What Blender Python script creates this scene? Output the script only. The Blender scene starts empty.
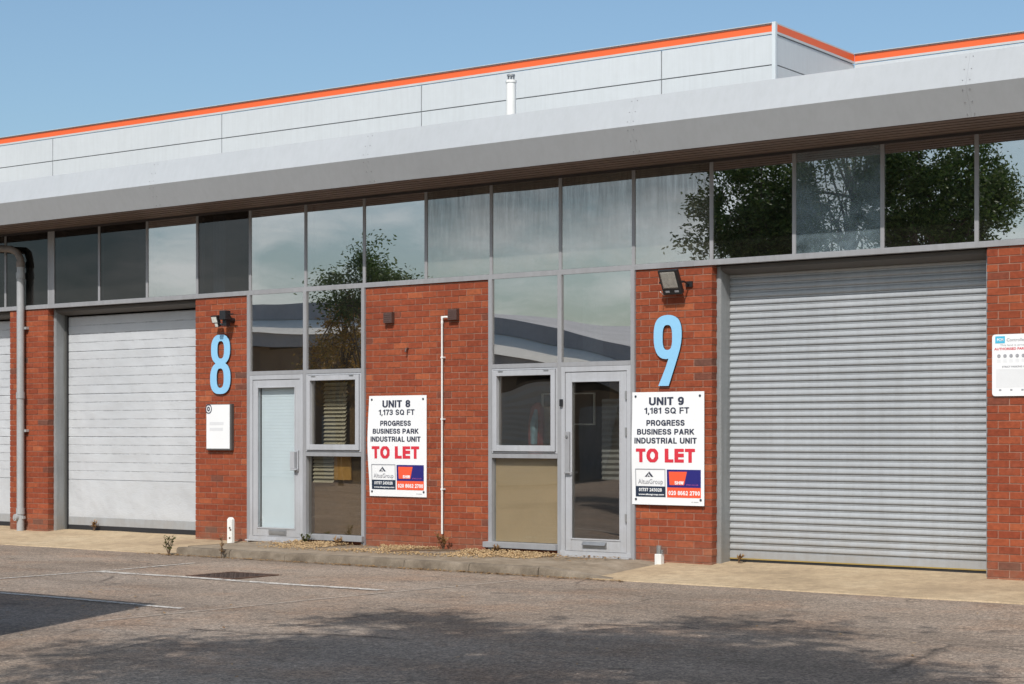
import bpy, bmesh, math, random
from mathutils import Vector, Matrix, noise
random.seed(7)
R = math.radians
scene = bpy.context.scene
COL = scene.collection
ORIGIN = {}

# ------------------------------------------------------------------ materials
def new_mat(name):
    m = bpy.data.materials.new(name); m.use_nodes = True
    nt = m.node_tree; nt.nodes.clear()
    out = nt.nodes.new('ShaderNodeOutputMaterial')
    return m, nt, out

def N(nt, t, **kw):
    n = nt.nodes.new(t)
    for k, v in kw.items():
        if k in n.inputs: n.inputs[k].default_value = v
        else: setattr(n, k, v)
    return n

def L(nt, a, b): nt.links.new(a, b)

def pos(nt, scale=(1, 1, 1)):
    g = N(nt, 'ShaderNodeNewGeometry')
    mp = N(nt, 'ShaderNodeMapping'); mp.inputs['Scale'].default_value = scale
    L(nt, g.outputs['Position'], mp.inputs['Vector'])
    return mp.outputs['Vector']

def noise_tex(nt, vec, scale, detail=4, rough=.55):
    n = N(nt, 'ShaderNodeTexNoise'); n.inputs['Scale'].default_value = scale
    n.inputs['Detail'].default_value = detail; n.inputs['Roughness'].default_value = rough
    L(nt, vec, n.inputs['Vector']); return n.outputs['Fac']

def ramp(nt, fac, stops, interp='LINEAR'):
    r = N(nt, 'ShaderNodeValToRGB'); cr = r.color_ramp; cr.interpolation = interp
    while len(cr.elements) < len(stops): cr.elements.new(.5)
    for e, (p, c) in zip(cr.elements, stops):
        e.position = p; e.color = (*c, 1) if len(c) == 3 else c
    L(nt, fac, r.inputs['Fac']); return r.outputs['Color']

def mix(nt, fac, a, b, mode='MIX'):
    m = N(nt, 'ShaderNodeMix', data_type='RGBA', blend_type=mode)
    for s, v in ((m.inputs[0], fac), (m.inputs[6], a), (m.inputs[7], b)):
        if hasattr(v, 'is_linked') or hasattr(v, 'links'): L(nt, v, s)
        else: s.default_value = v if isinstance(v, (int, float)) else (*v, 1)
    return m.outputs[2]

def g3(v): return (v, v, v)

def simple(name, col, rough=.5, metal=0., var=.12, scale=3., streak=0., bump=0., bscale=60., spec=.5, dirt=0.):
    """painted / plain surface with gentle large and fine variation and optional vertical dirt streaks"""
    m, nt, out = new_mat(name)
    b = N(nt, 'ShaderNodeBsdfPrincipled')
    b.inputs['Roughness'].default_value = rough; b.inputs['Metallic'].default_value = metal
    b.inputs['Specular IOR Level'].default_value = spec
    v = pos(nt)
    f = noise_tex(nt, v, scale, 5)
    c = ramp(nt, f, [(.3, g3(1 - var)), (.7, g3(1 + var * .4))])
    base = mix(nt, 1., col, c, 'MULTIPLY')
    f2 = noise_tex(nt, v, scale * 14, 3)
    c2 = ramp(nt, f2, [(.35, g3(1 - var * .5)), (.65, g3(1.))])
    base = mix(nt, 1., base, c2, 'MULTIPLY')
    if streak:
        s = noise_tex(nt, pos(nt, (9, 9, .45)), 1.6, 4, .7)
        c3 = ramp(nt, s, [(.42, g3(1.)), (.72, (1 - streak, 1 - streak * 1.08, 1 - streak * 1.2))])
        base = mix(nt, 1., base, c3, 'MULTIPLY')
    if dirt: base = grime(nt, v, base, .55, (.26, .22, .175), dirt)
    L(nt, base, b.inputs['Base Color'])
    rr = N(nt, 'ShaderNodeMapRange'); rr.inputs[3].default_value = max(0, rough - .1); rr.inputs[4].default_value = min(1, rough + .12)
    L(nt, f, rr.inputs[0]); L(nt, rr.outputs[0], b.inputs['Roughness'])
    if bump:
        bp = N(nt, 'ShaderNodeBump'); bp.inputs['Strength'].default_value = bump; bp.inputs['Distance'].default_value = .01
        L(nt, noise_tex(nt, v, bscale, 3), bp.inputs['Height']); L(nt, bp.outputs[0], b.inputs['Normal'])
    L(nt, b.outputs[0], out.inputs[0]); return m

def grime(nt, v, c, height, col, amount):
    """splash dirt fading out with height above the ground"""
    sx = N(nt, 'ShaderNodeSeparateXYZ'); L(nt, v, sx.inputs[0])
    mr = N(nt, 'ShaderNodeMapRange'); mr.inputs[1].default_value = 0.; mr.inputs[2].default_value = height
    mr.inputs[3].default_value = amount; mr.inputs[4].default_value = 0.; L(nt, sx.outputs[2], mr.inputs[0])
    mu = N(nt, 'ShaderNodeMath', operation='MULTIPLY'); L(nt, mr.outputs[0], mu.inputs[0])
    L(nt, ramp(nt, noise_tex(nt, v, 5, 6, .7), [(.35, g3(.15)), (.65, g3(1.))]), mu.inputs[1])
    return mix(nt, mu.outputs[0], c, col)
M = {}
def brick_mat():
    m, nt, out = new_mat('red_brick')
    b = N(nt, 'ShaderNodeBsdfPrincipled', Roughness=.9); b.inputs['Specular IOR Level'].default_value = .2
    g = N(nt, 'ShaderNodeNewGeometry')
    c = ramp(nt, g.outputs['Random Per Island'], [(0, (.17, .08, .062)), (.03, (.22, .075, .05)), (.06, (.285, .066, .034)),
             (.35, (.315, .075, .037)), (.75, (.35, .086, .041)), (.93, (.385, .100, .047)), (1., (.44, .13, .06))])
    v = pos(nt)
    c = mix(nt, 1., c, ramp(nt, noise_tex(nt, v, 22, 5), [(.28, g3(.72)), (.7, g3(1.1))]), 'MULTIPLY')
    c = mix(nt, 1., c, ramp(nt, noise_tex(nt, v, .9, 3), [(.3, g3(.86)), (.7, g3(1.06))]), 'MULTIPLY')
    c = mix(nt, 1., c, (.87, .84, .78), 'MULTIPLY')
    c = grime(nt, v, c, .30, (.20, .145, .10), .55)
    # pale lime bloom in soft patches
    bl = ramp(nt, noise_tex(nt, v, 3.2, 6, .7), [(.58, g3(0.)), (.8, g3(.12))])
    c = mix(nt, bl, c, (.45, .30, .24))
    L(nt, c, b.inputs['Base Color'])
    bp = N(nt, 'ShaderNodeBump', Strength=.45, Distance=.004)
    L(nt, noise_tex(nt, v, 120, 4), bp.inputs['Height']); L(nt, bp.outputs[0], b.inputs['Normal'])
    L(nt, b.outputs[0], out.inputs[0]); return m
M['brick'] = brick_mat()
M['mortar'] = simple('mortar', (.38, .205, .145), .95, var=.25, scale=5, bump=.3)
M['alu'] = simple('grey_frame_paint', (.30, .30, .31), .55, var=.10, scale=1.5, streak=.12)
M['alu_light'] = simple('pale_grey_door_paint', (.42, .425, .445), .5, dirt=.35, var=.08, scale=2, streak=.10)
M['steel_post'] = simple('grey_steel_post', (.27, .28, .285), .5, dirt=.7, var=.15, scale=2.5, streak=.25)
M['canopy'] = simple('silver_canopy_sheet', (.415, .43, .445), .5, var=.05, scale=.6, streak=.05, spec=.4)
M['soffit'] = simple('brown_soffit_sheet', (.20, .152, .127), .6, var=.2, scale=2)
M['head_brown'] = simple('dark_brown_head_frame', (.05, .042, .04), .5, var=.2)
M['shutter'] = simple('galvanised_shutter', (.355, .37, .385), .5, dirt=.5, var=.08, scale=1.2, streak=.10)
M['yellow'] = simple('yellow_edge', (.36, .25, .07), .6, var=.2)
M['rubber'] = simple('black_rubber', (.018, .018, .02), .7)
M['black'] = simple('black_plastic', (.018, .018, .02), .4)
M['white_pvc'] = simple('white_plastic', (.78, .77, .74), .4, var=.06, streak=.08)
M['board'] = simple('white_sign_board', (.80, .80, .80), .35, var=.02)
M['pipe'] = simple('grey_rainwater_pipe', (.38, .385, .39), .45, var=.12, scale=2, streak=.18)
M['pipe_brown'] = simple('weathered_pipe_elbow', (.20, .165, .14), .6, var=.3, scale=8)
M['vent_brown'] = simple('brown_vent_cover', (.085, .045, .036), .5, var=.12)
M['clad'] = simple('pale_grey_cladding', (.54, .565, .58), .5, var=.05, scale=.35, streak=.05)
M['clad_gap'] = simple('cladding_joint', (.16, .17, .18), .7)
M['orange'] = simple('orange_band', (.78, .125, .03), .45, var=.05, scale=.6)
M['coping'] = simple('pale_coping', (.50, .51, .51), .5, var=.06)
M['trim'] = simple('corner_trim', (.58, .62, .64), .5, var=.06)
M['roof'] = simple('roof_sheet', (.38, .38, .38), .7, var=.15, scale=.6)
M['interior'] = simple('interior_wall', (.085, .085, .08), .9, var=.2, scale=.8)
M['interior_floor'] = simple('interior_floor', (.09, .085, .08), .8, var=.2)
M['tan_board'] = simple('tan_infill_board', (.345, .238, .130), .75, var=.10, scale=2.2)
M['brown_board'] = simple('brown_backing_board', (.15, .088, .033), .8, var=.25, scale=1.5)
M['blind'] = simple('white_blind', (.66, .70, .73), .7, var=.04)
M['pale_blind'] = simple('pale_roller_blind', (.55, .60, .62), .8, var=.05)
M['curtain'] = simple('grey_curtain', (.42, .45, .48), .9, var=.1)
M['red_cloth'] = simple('red_cloth', (.30, .04, .035), .85, var=.2, scale=9)
M['blue_cloth'] = simple('blue_cloth', (.22, .36, .44), .85, var=.2, scale=9)
M['ink'] = simple('dark_ink', (.035, .04, .065), .45, var=.02)
M['red_ink'] = simple('red_ink', (.62, .03, .05), .45, var=.02)
M['navy'] = simple('navy_ink', (.018, .03, .055), .4, var=.02)
M['blue_ink'] = simple('deep_blue_ink', (.02, .018, .16), .4, var=.02)
M['orange_ink'] = simple('orange_ink', (.80, .10, .04), .4, var=.02)
M['white_ink'] = simple('white_ink', (.82, .82, .82), .4, var=.02)
M['pink_ink'] = simple('pink_ink', (.45, .10, .28), .4, var=.02)
M['grey_ink'] = simple('grey_ink', (.30, .30, .32), .5, var=.02)
M['pale_grey_ink'] = simple('faded_ink', (.66, .66, .67), .5, var=.02)
M['cyan_ink'] = simple('cyan_ink', (.06, .45, .66), .4, var=.05)
M['digit'] = simple('pale_blue_face', (.26, .53, .76), .4, var=.03)
M['digit_edge'] = simple('shaded_edge', (.05, .055, .07), .6)  # rim of the numbers coloured dark to imitate its shade
M['dark_frame'] = simple('dark_sign_frame', (.09, .085, .08), .5)
M['screw'] = simple('dark_screw', (.04, .045, .06), .4)
M['chrome'] = simple('dull_metal', (.42, .42, .42), .35, .7, var=.15, scale=6)
M['rust'] = simple('rusty_metal', (.13, .07, .045), .8, var=.3, scale=9)
M['iron'] = simple('rusty_cast_iron', (.075, .047, .036), .8, var=.3, scale=9, bump=.5, bscale=90)
M['rivet'] = simple('rivet_heads', (.27, .27, .28), .5)
M['line'] = None
M['leaf_lamp'] = simple('lamp_reflector', (.80, .80, .74), .3, .0, var=.25, scale=25)

def glass_mat(name, refl, tint, dirt=.05, streaks=False, wave=.004, gcol=(1., .95, .925), top=4.3, bottom=3.2, dcol=(.5, .46, .40)):
    m, nt, out = new_mat(name)
    tr = N(nt, 'ShaderNodeBsdfTransparent'); tr.inputs['Color'].default_value = (*tint, 1)
    gl = N(nt, 'ShaderNodeBsdfGlossy', Roughness=.004); gl.inputs['Color'].default_value = (*gcol, 1)
    v = pos(nt)
    bp = N(nt, 'ShaderNodeBump', Strength=1., Distance=wave)
    L(nt, noise_tex(nt, v, .75, 1, .3), bp.inputs['Height']); L(nt, bp.outputs[0], gl.inputs['Normal'])
    lw = N(nt, 'ShaderNodeLayerWeight'); lw.inputs['Blend'].default_value = .5
    p5 = N(nt, 'ShaderNodeMath', operation='POWER'); L(nt, lw.outputs['Facing'], p5.inputs[0]); p5.inputs[1].default_value = 5.
    fr = N(nt, 'ShaderNodeMath', operation='MULTIPLY_ADD'); L(nt, p5.outputs[0], fr.inputs[0]); fr.inputs[1].default_value = .95; fr.inputs[2].default_value = .045
    ad = N(nt, 'ShaderNodeMath', operation='ADD', use_clamp=True); ad.inputs[1].default_value = refl
    L(nt, fr.outputs[0], ad.inputs[0]); fac = ad.outputs[0]
    if streaks:
        s = noise_tex(nt, pos(nt, (14, 14, 1.1)), 1.5, 6, .72)
        sx = N(nt, 'ShaderNodeSeparateXYZ'); L(nt, v, sx.inputs[0])
        h = N(nt, 'ShaderNodeMapRange'); h.inputs[1].default_value = bottom + .15; h.inputs[2].default_value = top - .25
        h.inputs[3].default_value = 0.; h.inputs[4].default_value = 1.
        L(nt, sx.outputs[2], h.inputs[0])
        a = N(nt, 'ShaderNodeMath', operation='MULTIPLY'); L(nt, h.outputs[0], a.inputs[0])
        sr = ramp(nt, s, [(.28, g3(.5)), (.68, g3(1.))]); L(nt, sr, a.inputs[1])
        mu = N(nt, 'ShaderNodeMapRange'); mu.inputs[3].default_value = .98; mu.inputs[4].default_value = .34
        L(nt, a.outputs[0], mu.inputs[0])
        mm = N(nt, 'ShaderNodeMath', operation='MULTIPLY'); L(nt, fac, mm.inputs[0]); L(nt, mu.outputs[0], mm.inputs[1])
        fac = mm.outputs[0]
    ms = N(nt, 'ShaderNodeMixShader'); L(nt, fac, ms.inputs[0]); L(nt, tr.outputs[0], ms.inputs[1]); L(nt, gl.outputs[0], ms.inputs[2])
    df = N(nt, 'ShaderNodeBsdfDiffuse'); df.inputs['Color'].default_value = (*dcol, 1)
    d = ramp(nt, noise_tex(nt, v, 2.3, 6, .7), [(.35, g3(dirt * .3)), (.75, g3(dirt * 1.6))])
    m2 = N(nt, 'ShaderNodeMixShader'); L(nt, d, m2.inputs[0]); L(nt, ms.outputs[0], m2.inputs[1]); L(nt, df.outputs[0], m2.inputs[2])
    L(nt, m2.outputs[0], out.inputs[0]); return m
M['glass_film'] = glass_mat('mirror_film_glass', .46, (.50, .54, .55), .012)
M['glass_dirty'] = glass_mat('streaked_film_glass', .46, (.45, .47, .47), .17, True, dcol=(.34, .33, .27))
M['glass_haze'] = glass_mat('hazy_film_glass', .32, (.45, .5, .52), .26, dcol=(.40, .52, .58))
M['glass_plain'] = glass_mat('plain_glass', .015, (.30, .33, .36), .015)
M['glass_low'] = glass_mat('door_glass', .13, (.85, .85, .82), .010, wave=.012)
M['glass_clear'] = glass_mat('clear_glass', .0, (.93, .95, .95), .015)
M['lamp_glass'] = glass_mat('lamp_glass', .05, (.9, .9, .9), .1)

def asphalt_mat():
    m, nt, out = new_mat('worn_asphalt')
    b = N(nt, 'ShaderNodeBsdfPrincipled', Roughness=.88); b.inputs['Specular IOR Level'].default_value = .3
    v = pos(nt)
    big = noise_tex(nt, v, .33, 5, .6)
    c = ramp(nt, big, [(.30, (.185, .140, .106)), (.5, (.258, .203, .157)), (.72, (.298, .243, .196))])
    warm = ramp(nt, noise_tex(nt, pos(nt, (1, 1, 1)), .8, 6, .7), [(.48, g3(0.)), (.72, g3(.75))])
    c = mix(nt, warm, c, (.29, .185, .12))
    drk = ramp(nt, noise_tex(nt, pos(nt, (.5, 1.3, 1)), 1.1, 7, .75), [(.58, g3(0.)), (.74, g3(.55))])
    c = mix(nt, drk, c, (.110, .085, .068))
    swath = ramp(nt, noise_tex(nt, pos(nt, (.16, .75, 1)), 1.3, 5, .6), [(.32, g3(.80)), (.5, g3(1.)), (.70, g3(1.16))])
    c = mix(nt, 1., c, swath, 'MULTIPLY')
    oil = ramp(nt, noise_tex(nt, pos(nt, (1, 1, 1)), 2.6, 3, .5), [(.66, g3(0.)), (.73, g3(.5))])
    c = mix(nt, oil, c, (.085, .068, .056))
    wob = N(nt, 'ShaderNodeTexNoise'); wob.inputs['Scale'].default_value = 2.2; wob.inputs['Detail'].default_value = 5; L(nt, v, wob.inputs['Vector'])
    wm = mix(nt, .12, v, wob.outputs['Color'], 'ADD')
    ck = N(nt, 'ShaderNodeTexVoronoi', feature='DISTANCE_TO_EDGE'); ck.inputs['Scale'].default_value = .42; L(nt, wm, ck.inputs['Vector'])
    cm = ramp(nt, ck.outputs['Distance'], [(.0, g3(.75)), (.008, g3(0.))])
    cmm = mix(nt, 1., cm, ramp(nt, noise_tex(nt, v, .55, 3), [(.48, g3(0.)), (.58, g3(1.))]), 'MULTIPLY')
    c = mix(nt, cmm, c, (.06, .048, .04))
    mid = noise_tex(nt, v, 11, 6, .75)
    c = mix(nt, 1., c, ramp(nt, mid, [(.3, g3(.78)), (.7, g3(1.2))]), 'MULTIPLY')
    vo = N(nt, 'ShaderNodeTexVoronoi'); vo.inputs['Scale'].default_value = 62; L(nt, v, vo.inputs['Vector'])
    sp = ramp(nt, vo.outputs['Color'], [(.12, g3(.62)), (.5, g3(.97)), (.92, g3(1.6))])
    c = mix(nt, 1., c, sp, 'MULTIPLY')
    fine = noise_tex(nt, v, 160, 3, .6)
    c = mix(nt, 1., c, ramp(nt, fine, [(.35, g3(.7)), (.65, g3(1.25))]), 'MULTIPLY')
    L(nt, c, b.inputs['Base Color'])
    bp = N(nt, 'ShaderNodeBump', Strength=.7, Distance=.006)
    L(nt, vo.outputs['Distance'], bp.inputs['Height'])
    bp2 = N(nt, 'ShaderNodeBump', Strength=.5, Distance=.03)
    L(nt, mid, bp2.inputs['Height']); L(nt, bp.outputs[0], bp2.inputs['Normal'])
    L(nt, bp2.outputs[0], b.inputs['Normal'])
    L(nt, b.outputs[0], out.inputs[0]); return m
M['asphalt'] = asphalt_mat()

def concrete_mat(name, c1, c2, c3, big=.9):
    m, nt, out = new_mat(name)
    b = N(nt, 'ShaderNodeBsdfPrincipled', Roughness=.9); b.inputs['Specular IOR Level'].default_value = .25
    v = pos(nt)
    c = ramp(nt, noise_tex(nt, v, big, 7, .68), [(.28, c1), (.5, c2), (.75, c3)])
    c = mix(nt, 1., c, ramp(nt, noise_tex(nt, v, 9, 6, .75), [(.28, g3(.70)), (.66, g3(1.1))]), 'MULTIPLY')
    f = noise_tex(nt, v, 140, 3)
    c = mix(nt, 1., c, ramp(nt, f, [(.35, g3(.82)), (.65, g3(1.12))]), 'MULTIPLY')
    L(nt, c, b.inputs['Base Color'])
    bp = N(nt, 'ShaderNodeBump', Strength=.4, Distance=.006); L(nt, f, bp.inputs['Height']); L(nt, bp.outputs[0], b.inputs['Normal'])
    L(nt, b.outputs[0], out.inputs[0]); return m
M['apron'] = concrete_mat('sandy_concrete', (.31, .232, .15), (.45, .338, .215), (.52, .41, .275))
M['kerb'] = concrete_mat('old_kerb_concrete', (.11, .085, .062), (.20, .16, .118), (.31, .255, .195), 2.6)
M['path'] = concrete_mat('path_concrete', (.17, .13, .09), (.27, .215, .155), (.34, .285, .22), 1.9)
M['gravel'] = concrete_mat('tan_pebble', (.30, .19, .09), (.47, .32, .17), (.60, .45, .28), 38)

def line_mat():
    m, nt, out = new_mat('worn_line_paint')
    b = N(nt, 'ShaderNodeBsdfPrincipled', Roughness=.8)
    v = pos(nt)
    c = ramp(nt, noise_tex(nt, v, 30, 6, .75), [(.38, (.30, .26, .22)), (.60, (.72, .68, .62))])
    L(nt, c, b.inputs['Base Color'])
    tr = N(nt, 'ShaderNodeBsdfTransparent')
    a = ramp(nt, noise_tex(nt, v, 7, 8, .8), [(.40, g3(1.)), (.48, g3(0.))])
    ms = N(nt, 'ShaderNodeMixShader'); L(nt, a, ms.inputs[0]); L(nt, b.outputs[0], ms.inputs[1]); L(nt, tr.outputs[0], ms.inputs[2])
    L(nt, ms.outputs[0], out.inputs[0]); return m
M['line'] = line_mat()

def leaf_mat(name, c1, c2, c3):
    m, nt, out = new_mat(name)
    g = N(nt, 'ShaderNodeNewGeometry')
    c = ramp(nt, g.outputs['Random Per Island'], [(0, c1), (.5, c2), (1, c3)])
    d = N(nt, 'ShaderNodeBsdfPrincipled', Roughness=.55); d.inputs['Specular IOR Level'].default_value = .3
    t = N(nt, 'ShaderNodeBsdfTranslucent')
    L(nt, c, d.inputs['Base Color']); L(nt, c, t.inputs['Color'])
    ms = N(nt, 'ShaderNodeMixShader'); ms.inputs[0].default_value = .3
    L(nt, d.outputs[0], ms.inputs[1]); L(nt, t.outputs[0], ms.inputs[2]); L(nt, ms.outputs[0], out.inputs[0]); return m
M['leaf_green'] = leaf_mat('green_leaves', (.035, .07, .016), (.07, .125, .03), (.115, .165, .04))
M['leaf_gold'] = leaf_mat('golden_leaves', (.26, .15, .035), (.38, .22, .05), (.20, .18, .05))
M['leaf_weed'] = leaf_mat('weed_leaves', (.05, .08, .02), (.10, .13, .035), (.17, .15, .06))
M['leaf_dry'] = leaf_mat('dry_leaves', (.22, .11, .04), (.32, .19, .08), (.42, .28, .14))
M['bark'] = simple('bark', (.10, .08, .06), .9, var=.3, scale=6, bump=.6, bscale=25)
M['stem'] = simple('dry_stem', (.16, .10, .06), .9, var=.3, scale=12)

# ------------------------------------------------------------------ mesh helpers
class MB:
    def __init__(s): s.v = []; s.f = []; s.m = []
    def add(s, vs, fs, mi=0):
        o = len(s.v); s.v += [tuple(p) for p in vs]
        for f in fs: s.f.append(tuple(i + o for i in f)); s.m.append(mi)
    def box(s, x0, x1, y0, y1, z0, z1, mi=0):
        s.add([(x0,y0,z0),(x1,y0,z0),(x1,y1,z0),(x0,y1,z0),(x0,y0,z1),(x1,y0,z1),(x1,y1,z1),(x0,y1,z1)],
              [(0,3,2,1),(4,5,6,7),(0,1,5,4),(1,2,6,5),(2,3,7,6),(3,0,4,7)], mi)
        return s
    def frame(s, x0, x1, y0, y1, z0, z1, wl, wr, wb, wt, mi=0):
        s.box(x0, x0+wl, y0, y1, z0, z1, mi); s.box(x1-wr, x1, y0, y1, z0, z1, mi)
        if wb: s.box(x0+wl, x1-wr, y0+.0005, y1-.0005, z0, z0+wb, mi)
        if wt: s.box(x0+wl, x1-wr, y0+.0005, y1-.0005, z1-wt, z1, mi)
        return s
    def prism(s, prof, x0, x1, mi=0):
        """closed (y,z) profile extruded along x"""
        n = len(prof)
        vs = [(x0, y, z) for y, z in prof] + [(x1, y, z) for y, z in prof]
        fs = [(i, (i+1) % n, (i+1) % n + n, i + n) for i in range(n)]
        fs += [tuple(range(n))[::-1], tuple(range(n, 2*n))]
        s.add(vs, fs, mi); return s
    def strip(s, prof, x0, x1, mi=0, nx=1):
        n = len(prof); vs = []
        for k in range(nx+1):
            x = x0 + (x1-x0)*k/nx
            vs += [(x, y, z) for y, z in prof]
        fs = [(k*n+i, (k+1)*n+i, (k+1)*n+i+1, k*n+i+1) for k in range(nx) for i in range(n-1)]
        s.add(vs, fs, mi); return s
    def tube(s, pts, r, n=12, mi=0, cap=True):
        pts = [Vector(p) for p in pts]
        rs = r if isinstance(r, (list, tuple)) else [r]*len(pts)
        rings = []; ref = None
        for i, p in enumerate(pts):
            a = pts[max(0, i-1)]; b = pts[min(len(pts)-1, i+1)]
            t = (b - a)
            t = t.normalized() if t.length > 1e-9 else Vector((0, 0, 1))
            if ref is None: ref = Vector((1, 0, 0)) if abs(t.x) < .9 else Vector((0, 1, 0))
            u = (ref - t*ref.dot(t)).normalized(); w = t.cross(u); ref = u
            rings.append([p + (u*math.cos(2*math.pi*k/n) + w*math.sin(2*math.pi*k/n))*rs[i] for k in range(n)])
        vs = [q for ring in rings for q in ring]
        fs = [(i*n+k, i*n+(k+1) % n, (i+1)*n+(k+1) % n, (i+1)*n+k) for i in range(len(pts)-1) for k in range(n)]
        if cap: fs += [tuple(range(n))[::-1], tuple((len(pts)-1)*n+k for k in range(n))]
        s.add(vs, fs, mi); return s
    def build(s, name, mats, parent=None, origin=None, smooth=False, bevel=0., angle=35):
        if parent is not None: o0 = ORIGIN[parent.name]
        else: o0 = Vector(origin) if origin is not None else Vector((0, 0, 0))
        me = bpy.data.meshes.new(name)
        me.from_pydata([tuple(Vector(p) - o0) for p in s.v], [], s.f)
        mats = mats if isinstance(mats, (list, tuple)) else [mats]
        for m in mats: me.materials.append(m)
        me.polygons.foreach_set('material_index', s.m)
        me.update()
        bm = bmesh.new(); bm.from_mesh(me)
        bmesh.ops.recalc_face_normals(bm, faces=bm.faces[:])
        if bevel:
            es = [e for e in bm.edges if len(e.link_faces) == 2 and e.calc_face_angle(0) > R(angle)]
            bmesh.ops.bevel(bm, geom=es, offset=bevel, segments=2, profile=.6, affect='EDGES', clamp_overlap=True)
        bm.to_mesh(me); bm.free()
        if smooth:
            me.polygons.foreach_set('use_smooth', [True]*len(me.polygons))
            me.set_sharp_from_angle(angle=R(angle))
        o = bpy.data.objects.new(name, me); COL.objects.link(o)
        if parent is not None: o.parent = parent
        else: o.location = o0
        ORIGIN[o.name] = o0
        return o

def tag(o, label=None, cat=None, group=None, kind=None):
    if label: o['label'] = label
    if cat: o['category'] = cat
    if group: o['group'] = group
    if kind: o['kind'] = kind
    return o
def thing(name, loc, label, cat, group=None):
    e = bpy.data.objects.new(name, None); COL.objects.link(e); e.location = loc
    e.empty_display_size = .3
    ORIGIN[e.name] = Vector(loc); tag(e, label, cat, group); return e

def text_polys(body, x0, x1, z0, z1, bold=.0):
    """flat lettering fitted to the box x0..x1, z0..z1 -> (verts2d, faces)"""
    cu = bpy.data.curves.new('t', 'FONT'); cu.body = body; cu.size = 1.; cu.offset = bold; cu.resolution_u = 3
    ob = bpy.data.objects.new('t', cu); COL.objects.link(ob)
    dg = bpy.context.evaluated_depsgraph_get()
    me = bpy.data.meshes.new_from_object(ob.evaluated_get(dg))
    vs = [(v.co.x, v.co.y) for v in me.vertices]; fs = [tuple(p.vertices) for p in me.polygons]
    bpy.data.objects.remove(ob); bpy.data.curves.remove(cu); bpy.data.meshes.remove(me)
    ax0 = min(v[0] for v in vs); ax1 = max(v[0] for v in vs)
    # cap height from a plain reference so commas and descenders hang below
    caps = [v[1] for v in vs]; by = 0.; ty = max(caps)
    return [(x0 + (a-ax0)/(ax1-ax0)*(x1-x0), z0 + (b-by)/(ty-by)*(z1-z0)) for a, b in vs], fs

def add_text(mb, body, x0, x1, z0, z1, yfun, bold=.0, mi=0):
    vs, fs = text_polys(body, x0, x1, z0, z1, bold)
    mb.add([(x, yfun(x, z), z) for x, z in vs], fs, mi)

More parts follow.
